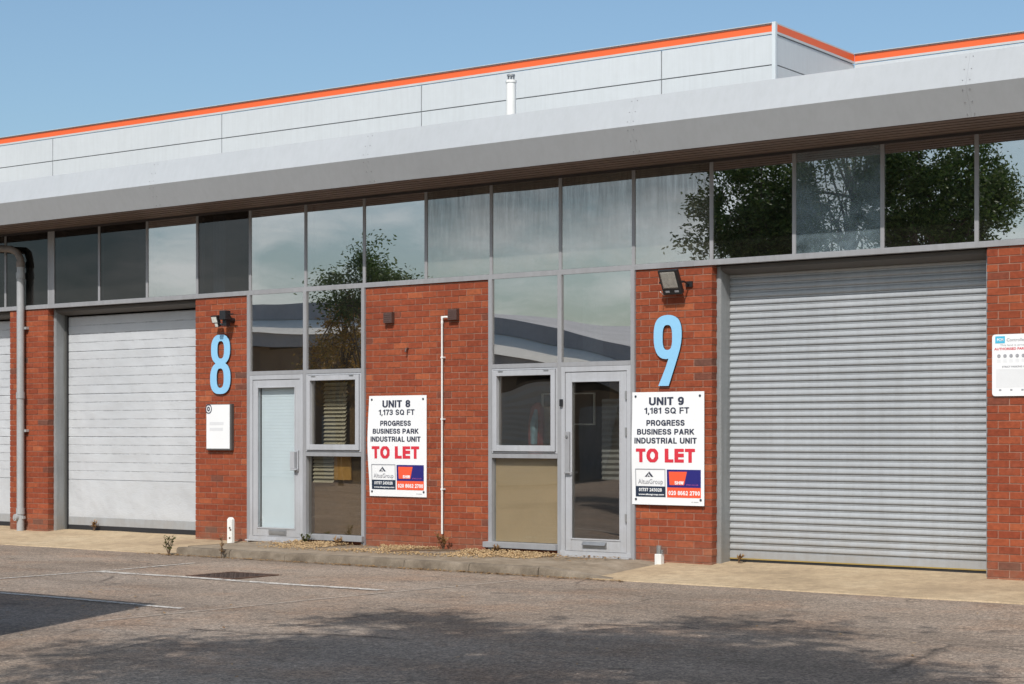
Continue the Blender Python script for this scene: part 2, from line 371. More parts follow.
# bold grotesque capitals and figures drawn as strokes, filled row by row
def _arc(cx, cz, rx, rz, a0, a1, n=10):
    return [(cx+rx*math.cos(R(a0+(a1-a0)*i/n)), cz+rz*math.sin(R(a0+(a1-a0)*i/n))) for i in range(n+1)]
H_ = .095
GL = {
 'I': (.20, [[(.10, 0), (.10, 1)]]), '1': (.40, [[(.28, 0), (.28, 1)], [(.28, .83), (.04, .76)]]),
 'U': (.72, [[(.1, 1), (.1, .34)] + _arc(.36, .34, .26, .25, 180, 360) + [(.62, 1)]]),
 'N': (.72, [[(.1, 0), (.1, 1)], [(.62, 0), (.62, 1)], [(.11, .95), (.61, .05)]]),
 'T': (.64, [[(.32, 0), (.32, .95)], [(0, .905), (.64, .905)]]), 'L': (.56, [[(.1, 1), (.1, 0)], [(.1, .095), (.56, .095)]]),
 'E': (.60, [[(.1, 0), (.1, 1)], [(.1, .095), (.60, .095)], [(.1, .52), (.55, .52)], [(.1, .905), (.59, .905)]]),
 'F': (.57, [[(.1, 0), (.1, 1)], [(.1, .50), (.52, .50)], [(.1, .905), (.57, .905)]]),
 'O': (.78, [_arc(.39, .5, .29, .405, 0, 360, 28)]), 'Q': (.80, [_arc(.39, .5, .29, .405, 0, 360, 28), [(.48, .24), (.72, .02)]]),
 'D': (.72, [[(.1, 0), (.1, 1)], [(.1, .905), (.30, .905)] + _arc(.30, .5, .32, .405, 90, -90, 16) + [(.1, .095)]]),
 'P': (.66, [[(.1, 0), (.1, 1)], [(.1, .905), (.36, .905)] + _arc(.36, .665, .21, .24, 90, -90, 12) + [(.1, .425)]]),
 'R': (.70, [[(.1, 0), (.1, 1)], [(.1, .905), (.38, .905)] + _arc(.38, .68, .20, .225, 90, -90, 12) + [(.1, .455)], [(.40, .46), (.54, .34), (.60, 0)]]),
 'B': (.70, [[(.1, 0), (.1, 1)], [(.1, .905), (.36, .905)] + _arc(.36, .715, .19, .19, 90, -90, 10) + [(.1, .525)], [(.36, .525)] + _arc(.38, .31, .22, .215, 90, -90, 10) + [(.1, .095)]]),
 'A': (.76, [[(.10, 0), (.38, .97)], [(.66, 0), (.38, .97)], [(.2, .31), (.56, .31)]]),
 'K': (.74, [[(.1, 0), (.1, 1)], [(.12, .36), (.62, .98)], [(.30, .55), (.66, 0)]]),
 'S': (.66, [_arc(.33, .695, .225, .21, 25, 235, 12) + [(.33, .51)] + _arc(.33, .30, .235, .205, 72, -160, 14)]),
 'G': (.78, [_arc(.39, .5, .29, .405, 42, 330, 22) + [(.66, .42)], [(.42, .46), (.70, .46)], [(.67, .46), (.67, 0)]]),
 'H': (.72, [[(.1, 0), (.1, 1)], [(.62, 0), (.62, 1)], [(.1, .52), (.62, .52)]]),
 'W': (1.0, [[(.08, 1), (.27, .03), (.50, .97), (.73, .03), (.92, 1)]]),
 '0': (.60, [_arc(.30, .5, .20, .405, 0, 360, 24)]), '8': (.60, [_arc(.30, .715, .185, .19, 0, 360, 20), _arc(.30, .305, .205, .21, 0, 360, 20)]),
 '9': (.60, [_arc(.30, .66, .205, .245, 0, 360, 22), [(.505, .66)] + _arc(.28, .42, .225, .325, 0, -125, 14)]),
 '6': (.60, [_arc(.30, .34, .205, .245, 0, 360, 22), [(.095, .34)] + _arc(.32, .58, .225, .325, 180, 55, 14)]),
 '7': (.58, [[(.02, .905), (.54, .905)], [(.50, .88), (.34, .5), (.24, 0)]]),
 '3': (.60, [_arc(.28, .71, .21, .195, 155, -70, 12) + [(.24, .52)], [(.24, .52)] + _arc(.28, .305, .22, .21, 70, -155, 14)]),
 '2': (.60, [_arc(.30, .67, .20, .235, 165, -20, 12) + [(.40, .42), (.12, .10)], [(.03, .095), (.57, .095)]]),
 '4': (.62, [[(.44, 0), (.44, .98)], [(.42, .95), (.06, .34)], [(.02, .30), (.62, .30)]]),
 ',': (.20, [[(.11, .08), (.10, .0), (.05, -.17)]]), ' ': (.28, []),
}
def add_block(mb, body, x0, x1, z0, z1, yfun, wt=.19, mi=0, rows=26):
    hw = wt/2; gap = .09
    total = sum(GL[c][0] for c in body) + gap*(len(body)-1); sx = (x1-x0)/total; sz = z1-z0; cx = 0
    for ch in body:
        wd, strokes = GL[ch]
        segs = [(a, b) for st in strokes for a, b in zip(st, st[1:])]
        lo = -.2 if ch == ',' else 0.
        nr = rows; nxs = max(10, int(wd*44))
        for r in range(nr if segs else 0):
            za = lo + (1.0-lo)*r/nr; zb = lo + (1.0-lo)*(r+1)/nr; zm = (za+zb)/2; run = None
            for i in range(nxs+2):
                u = (i-.5)/nxs*wd if i <= nxs else 1e9
                ins = False
                if i <= nxs:
                    for (a, b) in segs:
                        dx, dz = b[0]-a[0], b[1]-a[1]; l2 = dx*dx+dz*dz
                        t = 0 if l2 == 0 else max(0, min(1, ((u-a[0])*dx+(zm-a[1])*dz)/l2))
                        if (a[0]+dx*t-u)**2+(a[1]+dz*t-zm)**2 < hw*hw: ins = True; break
                if ins and run is None: run = (i-1)/nxs*wd
                if not ins and run is not None:
                    e = (i-1)/nxs*wd
                    q = [(x0+(cx+p)*sx, z0+zz*sz) for p, zz in ((run, za), (e, za), (e, zb), (run, zb))]
                    mb.add([(x, yfun(x, z), z) for x, z in q], [(0, 1, 2, 3)], mi); run = None
        cx += wd + gap

def grid_patch(mb, x0, x1, z0, z1, yfun, mi=0, nx=4, nz=4):
    vs = [(x0+(x1-x0)*i/nx, 0, z0+(z1-z0)*j/nz) for j in range(nz+1) for i in range(nx+1)]
    vs = [(x, yfun(x, z), z) for x, _, z in vs]
    fs = [(j*(nx+1)+i, j*(nx+1)+i+1, (j+1)*(nx+1)+i+1, (j+1)*(nx+1)+i) for j in range(nz) for i in range(nx)]
    mb.add(vs, fs, mi)

# ------------------------------------------------------------------ ground
GZ = -.10
mb = MB()
xs = [-400, -60, -30] + [x*1. for x in range(-29, 8)] + [20, 60, 400]
ys = [-400, -80, -40, -20] + [-18 + .75*i for i in range(22)] + [-1.5, 20, 400]
def gz(x, y):
    if -30 < x < 8 and -18 < y < -1.6: return GZ + .012*noise.noise(Vector((x*.5, y*.5, 0)))
    return GZ
nx = len(xs)
mb.add([(x, y, gz(x, y)) for y in ys for x in xs],
       [(j*nx+i, j*nx+i+1, (j+1)*nx+i+1, (j+1)*nx+i) for j in range(len(ys)-1) for i in range(nx-1)])
ground = mb.build('car_park', M['asphalt'], smooth=True, angle=80)
tag(ground, 'worn grey brown asphalt car park in front of the units', kind='structure')

def apron(x0, x1, name, label, rampl=None, rampr=None):
    """sandy concrete apron sloping from the doors down to the asphalt"""
    mb = MB(); nxx = int((x1-x0)/.12)+1
    yy = [-1.52, -1.50, -1.46, -1.35, -1.1, -.8, -.5, -.2, 0, .2, .40]
    vs = []
    for j, y in enumerate(yy):
        for i in range(nxx+1):
            x = x0 + (x1-x0)*i/nxx
            e = .05*noise.noise(Vector((x*1.1, 0, 3))) + .02*noise.noise(Vector((x*6, 0, 1)))
            t = min(1, max(0, -y/1.5))
            z = .012 - .03*min(1, max(0, (.3-y)/.3)) - .070*t + .006*noise.noise(Vector((x*1.5, y*2, 0)))
            y2 = y + (e if y < -1.3 else 0)
            if j == 0: z = GZ - .03
            vs.append((x, y2, z))
    n = nxx+1
    mb.add(vs, [(j*n+i, j*n+i+1, (j+1)*n+i+1, (j+1)*n+i) for j in range(len(yy)-1) for i in range(nxx)])
    o = mb.build(name, M['apron'], smooth=True, angle=50); tag(o, label, kind='structure'); return o
apron(-30, -16.42, 'left_apron', 'sandy concrete apron sloping down from the white sectional door')
apron(-10.38, 4, 'right_apron', 'sandy concrete apron sloping down from the grey roller shutter')

# raised footpath + kerb
mb = MB()
def ptop(x):
    return .006
px = [-16.40 + .2*i for i in range(32)]; px[-1] = -10.0
py = [-1.43, -1.36, -1.2, -.9, -.6, -.3, .10]
def pz(x, y):
    f = min(1, max(0, (x+10.95)/.75)); f = f*f*(3-2*f)
    lo = .012 - .03*min(1, max(0, (.3-y)/.3)) - .070*min(1, max(0, -y/1.5)) - .012
    if y < -1.4: return min(ptop(x)*(1-f) + lo*f, 0) - .02
    return ptop(x)*(1-f) + lo*f - .004 + .004*noise.noise(Vector((x*2, y*2, 5)))
vs = [(x, y, pz(x, y)) for y in py for x in px]
n = len(px)
mb.add(vs, [(j*n+i, j*n+i+1, (j+1)*n+i+1, (j+1)*n+i) for j in range(len(py)-1) for i in range(n-1)])
mb.add([(-16.40, -1.38, -.15), (-16.40, .10, -.15), (-16.40, .10, .006), (-16.40, -1.38, .006)], [(0, 1, 2, 3)])
tag(mb.build('footpath', M['path'], smooth=True), 'concrete footpath strip between kerb and glazed entrances', kind='structure')

mb = MB(); x = -16.46; k = 0
edges = [-16.46, -15.55, -14.64, -13.73, -12.82, -11.91, -11.0, -10.1]
for a, b in zip(edges, edges[1:]):
    a2, b2 = a+.004, b-.004
    def top(x): return .0 - (0 if x < -11.0 else .088*min(1, (x+11.0)/.88))
    jy = random.uniform(-.012, .012); jz = random.uniform(-.006, .004)
    n = 8; ring = []
    for i in range(n+1):
        x = a2+(b2-a2)*i/n; t = top(x)+jz; w = .006*noise.noise(Vector((x*7, 1, 1)))
        y0 = -1.51+jy+w
        zz = max(t, GZ+.012)
        ring += [(x, y0-.006, GZ-.05), (x, y0, zz-.035), (x, y0+.012, zz-.010), (x, y0+.035, zz), (x, y0+.13, zz), (x, y0+.13, GZ-.05)]
    mb.add(ring, [(i*6+q, (i+1)*6+q, (i+1)*6+q+1, i*6+q+1) for i in range(n) for q in range(5)] + [tuple(range(6)), tuple(n*6+q for q in range(6))[::-1]])
tag(mb.build('kerb', M['kerb'], smooth=True, angle=40), 'low weathered concrete kerb along the footpath', kind='structure')

# bay markings
mb = MB()
def sheet(mb, x0, x1, y0, y1, dz=.004, n=24):
    lx = abs(x1-x0) > abs(y1-y0); vs = []
    for i in range(n+1):
        t = i/n
        for w in (0, 1):
            x = x0+(x1-x0)*(t if lx else w); y = y0+(y1-y0)*(w if lx else t)
            vs.append((x, y, gz(x, y)+dz+.002))
    mb.add(vs, [(2*i, 2*i+1, 2*i+3, 2*i+2) for i in range(n)])
sheet(mb, -15.15, -11.15, -3.87, -3.75)
sheet(mb, -17.2, -11.35, -6.16, -6.08)
sheet(mb, -15.21, -15.16, -5.6, -2.4)
tag(mb.build('bay_marking', M['line']), 'worn white parking bay lines on the asphalt', kind='structure')

mb = MB()
for i in range(40):
    a, b = i/40, (i+1)/40
    pa = [(-11.15+.32*q, -7.2+5.2*q) for q in (a, b)]
    w0 = [.018+.014*noise.noise(Vector((q*40, 2, 2))) for q in (a, b)]
    vs = []
    for (x, y), w_ in zip(pa, w0):
        y += .05*noise.noise(Vector((x*1.5, 3, 3)))
        vs += [(x-w_, y, gz(x, y)+.0035), (x+w_, y, gz(x, y)+.0035)]
    mb.add(vs, [(0, 1, 3, 2)])
M['seam'] = simple('seam_grit', (.52, .43, .35), .95, var=.4, scale=6)
tag(mb.build('tarmac_seam', M['seam']), 'faint pale joint running across the asphalt', kind='structure')
t = thing('manhole_cover', (-13.55, -3.40, GZ), 'rectangular rusty brown inspection cover sunk in the asphalt', 'manhole cover')
mb = MB(); c_ = (-13.55, -3.40)
h = .34
z = GZ+.008
for a in ((-h, -h+.035, -h, h), (h-.035, h, -h, h), (-h+.035, h-.035, -h, -h+.035), (-h+.035, h-.035, h-.035, h)):
    mb.box(c_[0]+a[0], c_[0]+a[1], c_[1]+a[2], c_[1]+a[3], z-.03, z+.004)
mb.build('frame', M['rust'], t)
mb = MB(); mb.box(c_[0]-h+.042, c_[0]+h-.042, c_[1]-h+.042, c_[1]+h-.042, z-.03, z)
for i in range(8):
    for j in range(8):
        x = c_[0]-.245+.07*i; y = c_[1]-.245+.07*j
        mb.box(x-.022, x+.022, y-.008, y+.008, z, z+.004) if (i+j) % 2 else mb.box(x-.008, x+.008, y-.022, y+.022, z, z+.004)
mb.build('lid', M['iron'], t)

# ------------------------------------------------------------------ terrace building
B = thing('industrial_terrace', (-13.8, 0, 0), 'low red brick terrace of small industrial units under a silver canopy', 'industrial building')
ZT0, ZT1, ZH = 3.169, 3.216, 4.262
BX0, BX1 = -30., 3.

def bricks(name, x0, x1, z0, z1, phase, y0=0., depth=.1025, parent=B, label=None):
    mb = MB(); r = int(math.floor(z0/.075)) ; j = .010
    while r*.075 < z1 - .012:
        a = max(z0, r*.075 + j/2); b = min(z1, (r+1)*.075 - j/2)
        off = phase + (.1125 if r % 2 else 0)
        k = math.floor((x0-off)/.225)
        while off + k*.225 < x1 - .012:
            p = max(x0, off + k*.225 + j/2); q = min(x1, off + (k+1)*.225 - j/2)
            if q - p > .012 and b-a > .008:
                dy = random.uniform(-.0012, .0012); dz = random.uniform(-.001, .001)
                mb.box(p + random.uniform(-.001, .001)*(p > x0), q, y0+dy, y0+depth, a+dz, b+dz)
            k += 1
        r += 1
    mb.box(x0+.006, x1-.006, y0+.0055, y0+depth+.15, z0+.001, z1-.001, 1)
    o = mb.build(name, [M['brick'], M['mortar']], parent)
    if label: o['label'] = label
    return o
ZB = -.16
bricks('brick_pier', -30., -24.62, ZB, ZT0-.002, 0.)
bricks('brick_pier', -21.652, -20.791, ZB, ZT0-.002, -20.791)
bricks('brick_pier', -17.745, -16.775, ZB, ZT0-.002, -16.775)
bricks('brick_wall', -14.728, -12.812, ZB, ZT0-.002, -14.728)
bricks('brick_pier', -10.783, -9.820, ZB, ZT0-.002, -9.82)
bricks('brick_pier', -6.768, -5.80, ZB, ZT0-.002, -6.768)
bricks('brick_pier', -2.85, 3., ZB, ZT0-.002, -2.85)
bricks('brick_plinth', -16.775, -14.728, ZB, .048, -14.728, y0=.012)
bricks('brick_plinth', -12.812, -10.783, ZB, .048, -12.812, y0=.012)

# canopy (bullnose fascia) with soffit, rivets and seams
fas = [(-.765, 4.2926), (-.910, 4.569), (-.800, 4.880), (-.62, 4.91), (-.62, 4.885), (-.78, 4.855), (-.885, 4.569), (-.75, 4.315)]
seams = [-6.60-3.668*k for k in range(5, -2, -1)]
mb = MB(); ed = [BX0] + seams + [BX1]
cn = None
for a, b in zip(ed, ed[1:]):
    # slight sag and dents between seams
    n = 10
    rings = []
    for i in range(n+1):
        x = a + .0006 + (b-a-.0012)*i/n
        w = .004*noise.noise(Vector((x*1.3, 7, 0)))
        rings += [(x, y + (w if q in (1,) else 0), zz + (w if q in (0,) else 0)) for q, (y, zz) in enumerate(fas)]
    m_ = len(fas)
    mb.add(rings, [(i*m_+q, (i+1)*m_+q, (i+1)*m_+(q+1) % m_, i*m_+(q+1) % m_) for i in range(n) for q in range(m_)] +
           [tuple(range(m_)), tuple(n*m_+q for q in range(m_))[::-1]])
can = mb.build('canopy', M['canopy'], B)
mb = MB()
for s_ in seams[1:-1]:
    for (y, zz, ny, nz) in [(-.781, 4.323, -.885, -.465), (-.836, 4.427, -.885, -.465), (-.891, 4.533, -.885, -.465), (-.893, 4.617, -.943, .333), (-.856, 4.722, -.943, .333), (-.813, 4.843, -.943, .333)]:
        for dx in (-.035, .035):
            p = Vector((s_+dx, y, zz)); nn = Vector((0, ny, nz))
            mb.tube([p - nn*.003, p + nn*.004], .0055, 6)
mb.build('rivets', M['rivet'], can)
mb = MB(); prof = []
y = -.755; k = 0
prof = [(-.764, 4.295)]
while y < -.03:
    prof += [(y+.002, 4.294), (y+.004, 4.375), (y+.042, 4.375), (y+.044, 4.294)]; y += .138
prof += [(.09, 4.293)]
mb.strip(prof, BX0, BX1)
mb.build('soffit', M['soffit'], can)
mb = MB(); mb.box(BX0, BX1, -.012, .10, ZH, 4.34); mb.build('window_head', M['head_brown'], B)
# roof behind the fascia
mb = MB(); mb.prism([(-.63, 4.895), (.4, 4.90), (12.5, 5.45), (12.5, 5.35), (.4, 4.82), (-.63, 4.85)], BX0, BX1)
mb.build('roof', M['roof'], B)
# interior shell
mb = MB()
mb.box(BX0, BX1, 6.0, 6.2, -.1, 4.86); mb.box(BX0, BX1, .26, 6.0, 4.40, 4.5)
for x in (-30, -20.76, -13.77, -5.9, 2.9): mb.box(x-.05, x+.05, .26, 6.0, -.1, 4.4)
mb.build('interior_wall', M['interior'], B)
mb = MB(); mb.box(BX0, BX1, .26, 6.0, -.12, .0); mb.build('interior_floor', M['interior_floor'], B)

# clerestory windows: every bay its own window with pane
mull = [-10.808 + .985*n for n in range(-10, 15)]
bays = [(a, b, n) for n, (a, b) in enumerate(zip(mull, mull[1:]), -10)]
left = [-20.762 - .985*i for i in range(0, 9)]
bays += [(b, a, -11-i) for i, (a, b) in enumerate(zip(left, left[1:]))]
kinds = {-10: 'glass_plain', -9: 'glass_plain', -8: 'glass_film', -7: 'glass_plain', -6: 'glass_film', -5: 'glass_film', -4: 'glass_film',
         -3: 'glass_dirty', -2: 'glass_dirty', -1: 'glass_dirty', 0: 'glass_dirty', 1: 'glass_film', 2: 'glass_haze', 3: 'glass_film', 4: 'glass_film'}
for a, b, n in sorted(bays):
    mb = MB()
    mb.box(a-.020, a+.020, -.013, .06, ZT1, ZH)
    mb.box(a, b, -.020, .06, ZT0, ZT1)
    mb.box(a+.0205, b-.0205, -.0105, .055, ZT1, ZT1+.012); 
    if n == 14 or n == -11: mb.box(b-.020, b+.020, -.013, .06, ZT1, ZH)
    if n == -11: mb.box(b+.0205, b+.080, -.010, .05, ZT1, ZH)
    if n == -11: mb.box(b, b+.104, -.0205, .06, ZT0, ZT1)
    w = mb.build('window', M['alu'], B)
    mb = MB(); mb.box(a+.021, b-.021, -.004, .004, ZT1+.014, ZH+.02)
    mb.build('pane', M[kinds.get(n, 'glass_plain')], w)
    if n in (-8, -6, -5):
        mb = MB(); mb.box(a+.03, b-.03, .14, .146, ZT1+.02, ZH); mb.build('blind', M['pale_blind'], w)
    if n == -7:
        mb = MB()
        prof = [(.05 + .012*math.sin(i*1.3), -17.46 + .013*i) for i in range(19)]
        vs = [(x, y, zz) for y, x in prof for zz in (3.24, 4.25)]
        mb.add(vs, [(2*i, 2*i+2, 2*i+3, 2*i+1) for i in range(18)])
        mb.build('curtain', M['pale_blind'], w)
        mb = MB(); mb.tube([(-17.47, .18, 3.24), (-17.46, .18, 3.30), (-17.44, .18, 3.36), (-17.43, .18, 3.40)], [.05, .055, .04, .015], 8)
        mb.build('bottle', M['white_pvc'], w, smooth=True)
    if n == -4:
        pass

# ---- glazed entrance screens
def screen(x0, xm, x1):
    """upper fixed lights of a two bay screen, each a window"""
    for i, (a, b) in enumerate(((x0, xm), (xm, x1))):
        mb = MB()
        mb.box(a-.026, a+.026, -.03, .07, -.02, ZT0-.001)
        if i: mb.box(b-.026, b+.026, -.03, .07, -.02, ZT0-.001)
        mb.box(a+.026, b-.026, -.034, .07, 2.13, 2.18)
        w = mb.build('window', M['alu'], B)
        mb = MB(); mb.box(a+.0275, b-.0275, -.006, .002, 2.182, ZT0+.02); mb.build('pane', M['glass_film'], w)
        yield w, a, b
M['reflection_brown'] = simple('brown_reflection', (.62, .34, .085), .8, var=.25, scale=1.5)  # brown boards added to imitate the building reflected in the entrance panes
w8 = list(screen(-16.730, -15.733, -14.753))
for w, a, b in w8:
    mb = MB(); mb.box(a+.03, b-.03, .15, .17, 2.19, 2.70 if a < -16 else 2.80); mb.build('reflection_board', M['reflection_brown'], w)
w9 = list(screen(-12.780, -11.792, -10.808))
w, a, b = w9[0]
mb = MB(); mb.box(a+.03, b-.03, .15, .17, 2.19, 2.27); mb.build('reflection_board', M['reflection_brown'], w)
w, a, b = w9[1]
mb = MB()
prof = [(.30 + .025*math.sin(i*1.1), -11.70 + .02*i) for i in range(14)]
mb.add([(x, y, zz) for y, x in prof for zz in (2.19, 3.05)], [(2*i, 2*i+2, 2*i+3, 2*i+1) for i in range(13)])
mb.build('curtain', M['curtain'], w)

def opening_light(x0, x1, z0, z1, w_, hinges=True):
    """top hung sash in its own frame"""
    mb = MB()
    mb.frame(x0+.027, x1-.027, -.030, .05, z0, z1, .02, .02, .02, .02)
    mb.frame(x0+.050, x1-.050, -.052, .03, z0+.024, z1-.024, .058, .058, .068, .062)
    w = mb.build('window', M['alu_light'], B, bevel=.004)
    mb = MB(); mb.box(x0+.100, x1-.100, -.004, .004, z0+.085, z1-.08); mb.build('pane', M['glass_low'], w)
    mb = MB()
    for x in (x0+.17, x1-.17): mb.box(x-.035, x+.035, -.058, -.05, z1-.040, z1-.022)
    mb.build('hinge', M['chrome'], w, bevel=.003)
    return w
def lower_light(x0, x1, z0, z1, sill, pane_mat):
    mb = MB()
    mb.box(x0+.027, x1-.027, -.034, .07, z1, z1+.05)
    mb.box(x0-(.075 if x0 > -13 else .02), x1-.027+(.004 if x0 > -13 else .05), -.075, .07, sill, z0)
    w = mb.build('window', M['alu'], B, bevel=.003)
    mb = MB(); mb.box(x0+.0275, x1-.0275, .020, .028, z0+.001, z1-.001); mb.build('pane', pane_mat, w)
    return w
# unit 8 right bay
s8 = opening_light(-15.733, -14.753, 1.150, 2.128, None)
mb = MB()
l8 = lower_light(-15.733, -14.753, .118, 1.095, .05, M['glass_low'])
mb = MB(); mb.box(-15.70, -14.79, .12, .14, .12, 1.13); mb.build('backing_board', M['brown_board'], l8)
# unit 9 left bay
s9 = opening_light(-12.780, -11.792, 1.150, 2.128, None)
l9 = lower_light(-12.780, -11.792, .125, 1.095, .06, M['glass_clear'])
mb = MB(); mb.box(-12.75, -11.82, .045, .06, .13, 1.10); mb.build('infill_board', M['tan_board'], l9)

def door(x0, x1, gz0, gz1, glass):
    mb = MB()
    mb.frame(x0, x1, -.032, .06, .02, 2.128, .050, .050, .0, .058)
    mb.frame(x0+.056, x1-.056, -.026, .03, .065, 2.062, .080, .080, gz0-.065, 2.062-gz1)
    # glazing beads
    mb.frame(x0+.130, x1-.130, -.033, -.02, gz0-.015, gz1+.015, .016, .016, .016, .016)
    d = mb.build('door', M['alu_light'], B, bevel=.003)
    mb = MB(); mb.box(x0+.1365, x1-.1365, -.006, .002, gz0-.008, gz1+.008); mb.build('pane', glass, d)
    mb = MB(); mb.box(x0-.02, x1+.02, -.10, .10, .0, .018); mb.box(x0-.01, x1+.01, -.04, .08, .018, .062)
    mb.build('threshold', M['alu_light'], d, bevel=.003)
    return d
d8 = door(-16.702, -15.762, .175, 1.965, M['glass_clear'])
mb = MB()
for i in range(44):
    zz = 1.975 - .041*i
    a = .0013 if i < 27 else .0002
    mb.add([(-16.56, .045+a, zz), (-15.90, .045+a, zz), (-15.90, .045, zz-(.0404 if i < 27 else .041)), (-16.56, .045, zz-(.0404 if i < 27 else .041))], [(0, 1, 2, 3)])
mb.build('blind', M['blind'], d8)
mb = MB(); mb.box(-15.935, -15.83, -.085, -.033, .915, .935); mb.box(-15.935, -15.862, -.085, -.034, .935, 1.15); mb.box(-15.85, -15.83, -.05, -.0335, .90, 1.17)
mb.build('handle', M['alu_light'], d8, bevel=.005)
mb = MB(); mb.box(-16.36, -16.05, -.036, -.026, .085, .150); mb.box(-16.34, -16.07, -.042, -.036, .098, .138)
mb.build('letter_plate', M['chrome'], d8, bevel=.003)
d9 = door(-11.765, -10.834, .205, 1.955, M['glass_low'])
mb = MB(); mb.box(-11.700, -11.640, -.055, -.034, .945, 1.40); mb.box(-11.702, -11.60, -.065, -.055, .93, .95)
mb.build('handle', M['alu'], d9, bevel=.006)
mb = MB(); mb.tube([(-11.67, -.055, 1.345), (-11.67, -.066, 1.345)], .016, 12); mb.build('lock_cylinder', M['chrome'], d9)
mb = MB(); mb.box(-11.773, -11.735, -.060, -.034, 1.685, 1.765); mb.build('keypad', M['black'], d9, bevel=.005)
mb = MB(); mb.box(-11.47, -11.15, -.036, -.026, .105, .175)
mb.add([(-11.465, -.036, .168), (-11.155, -.036, .168), (-11.155, -.062, .135), (-11.465, -.062, .135),
        (-11.465, -.036, .172), (-11.155, -.036, .172), (-11.155, -.066, .137), (-11.465, -.066, .137)],
       [(0,1,2,3),(4,7,6,5),(0,4,5,1),(2,6,7,3),(1,5,6,2),(0,3,7,4)])
mb.build('letter_plate', M['chrome'], d9)
mb = MB()
for zz in (.45, 1.40, 1.80): mb.tube([(-10.888, -.040, zz-.045), (-10.888, -.040, zz+.045)], .011, 8)
mb.build('hinge', M['chrome'], d9)
# things behind the glass, several added to imitate reflections in it
M['cream_slat'] = simple('cream_reflection_slat', (.62, .56, .43), .7, var=.08)  # slats added to imitate the striped reflection in the unit 8 window
mb = MB()
for i in range(17):
    zz = 2.02 - .049*i
    mb.add([(-15.63, .24, zz), (-15.24 - .002*i, .24, zz), (-15.24 - .002*i, .205, zz-.042), (-15.63, .205, zz-.042)], [(0, 1, 2, 3)])
mb.build('reflection_slats', M['cream_slat'], s8)
mb = MB()
for i in range(7):
    zz = 1.10 - .049*i
    mb.add([(-15.69, .105, zz), (-15.34, .105, zz), (-15.34, .075, zz-.042), (-15.69, .075, zz-.042)], [(0, 1, 2, 3)])
mb.build('reflection_slats', M['cream_slat'], l8)
mb = MB(); mb.box(-15.33, -15.05, .08, .10, .80, 1.094); mb.build('reflection_brown_panel', M['reflection_brown'], l8)  # added to imitate a brown patch of the same reflection
mb = MB(); mb.box(-15.22, -15.02, .25, .30, 1.1, 2.1); mb.build('reflection_upright', M['brown_board'], s8)  # upright and grey panel also added in place of reflected shapes
mb = MB(); mb.box(-15.00, -14.80, .45, .50, 1.1, 2.1); mb.build('reflection_grey_panel', M['curtain'], s8)
mb = MB(); mb.tube([(-12.56, .62, 1.74), (-12.56, .60, 1.68), (-12.56, .58, 1.45), (-12.56, .58, 1.12)], [.03, .08, .10, .09], 10); mb.build('hanging_jacket', M['red_cloth'], s9, smooth=True)
mb = MB(); mb.tube([(-12.53, .535, 1.66), (-12.53, .50, 1.50), (-12.53, .49, 1.25)], [.02, .05, .04], 8); mb.build('scarf', M['blue_cloth'], s9, smooth=True)
mb = MB(); mb.box(-12.70, -12.50, .80, .84, 1.1, 1.70); mb.build('tan_panel', M['tan_board'], s9)
mb = MB(); mb.box(-11.45, -10.70, 1.6, 2.0, .0, 1.55); mb.box(-11.40, -10.75, 1.58, 1.599, .1, 1.45); mb.build('reflection_block', M['brown_board'], d9)  # brown, tan and ribbed pieces added inside to imitate the door glass reflections
mb = MB(); mb.box(-12.0, -10.9, 1.3, 1.34, 1.72, 2.1); mb.build('reflection_strip', M['tan_board'], d9)
mb = MB(); prof = [(.62 + (.018 if k % 2 else 0), .85+.032*k) for k in range(30)]
mb.strip(prof, -11.66, -11.38); mb.build('reflection_ribs', M['pipe'], d9)
mb = MB(); mb.box(-11.34, -10.95, .66, .70, .50, 1.62); mb.box(-11.30, -11.0, .645, .659, .60, 1.05); mb.box(-11.30, -11.0, .645, .659, 1.12, 1.55); mb.build('reflection_brown_panel', M['brown_board'], d9)
mb = MB(); mb.tube([(-11.30, .62, 1.66), (-11.18, .60, 1.70), (-11.05, .60, 1.72), (-10.95, .62, 1.70)], [.02, .045, .05, .02], 8); mb.build('paper_roll', M['cream_slat'], d9, smooth=True)
mb = MB()
mb.frame(-12.72, -12.36, .90, .93, 1.25, 1.86, .015, .015, .015, .015)
mb.frame(-12.27, -11.95, .90, .93, 1.48, 1.86, .015, .015, .015, .015)
mb.build('partition_frame', M['white_pvc'], s9)

# ---- roller shutter openings
def post_frame(x0, x1, ztop=3.165):
    pass
SY = .305
M['lintel'] = simple('dark_lintel', (.10, .095, .09), .6)
def opening_trim(parent, x0, x1):
    """grey steel posts lining the reveals plus the lintel hood"""
    for xa, xb in ((x0, x0+.05), (x1-.05, x1)):
        mb = MB(); mb.box(xa-.012 if xa == x0 else xa, xb if xa == x0 else xb+.012, .106, SY-.005, -.06, 3.16)
        mb.box(xa+.004 if xa == x0 else xa+.012, xb-.012 if xa == x0 else xb-.004, .100, .107, -.06, 3.16)
        mb.build('guide_post', M['steel_post'], parent, bevel=.004)
    mb = MB(); mb.prism([(.10, 3.165), (.10, 3.12), (.19, 3.085), (SY-.005, 3.075), (SY-.005, 3.165)], x0+.05, x1-.05)
    mb.build('lintel', M['lintel'], parent, bevel=.004)

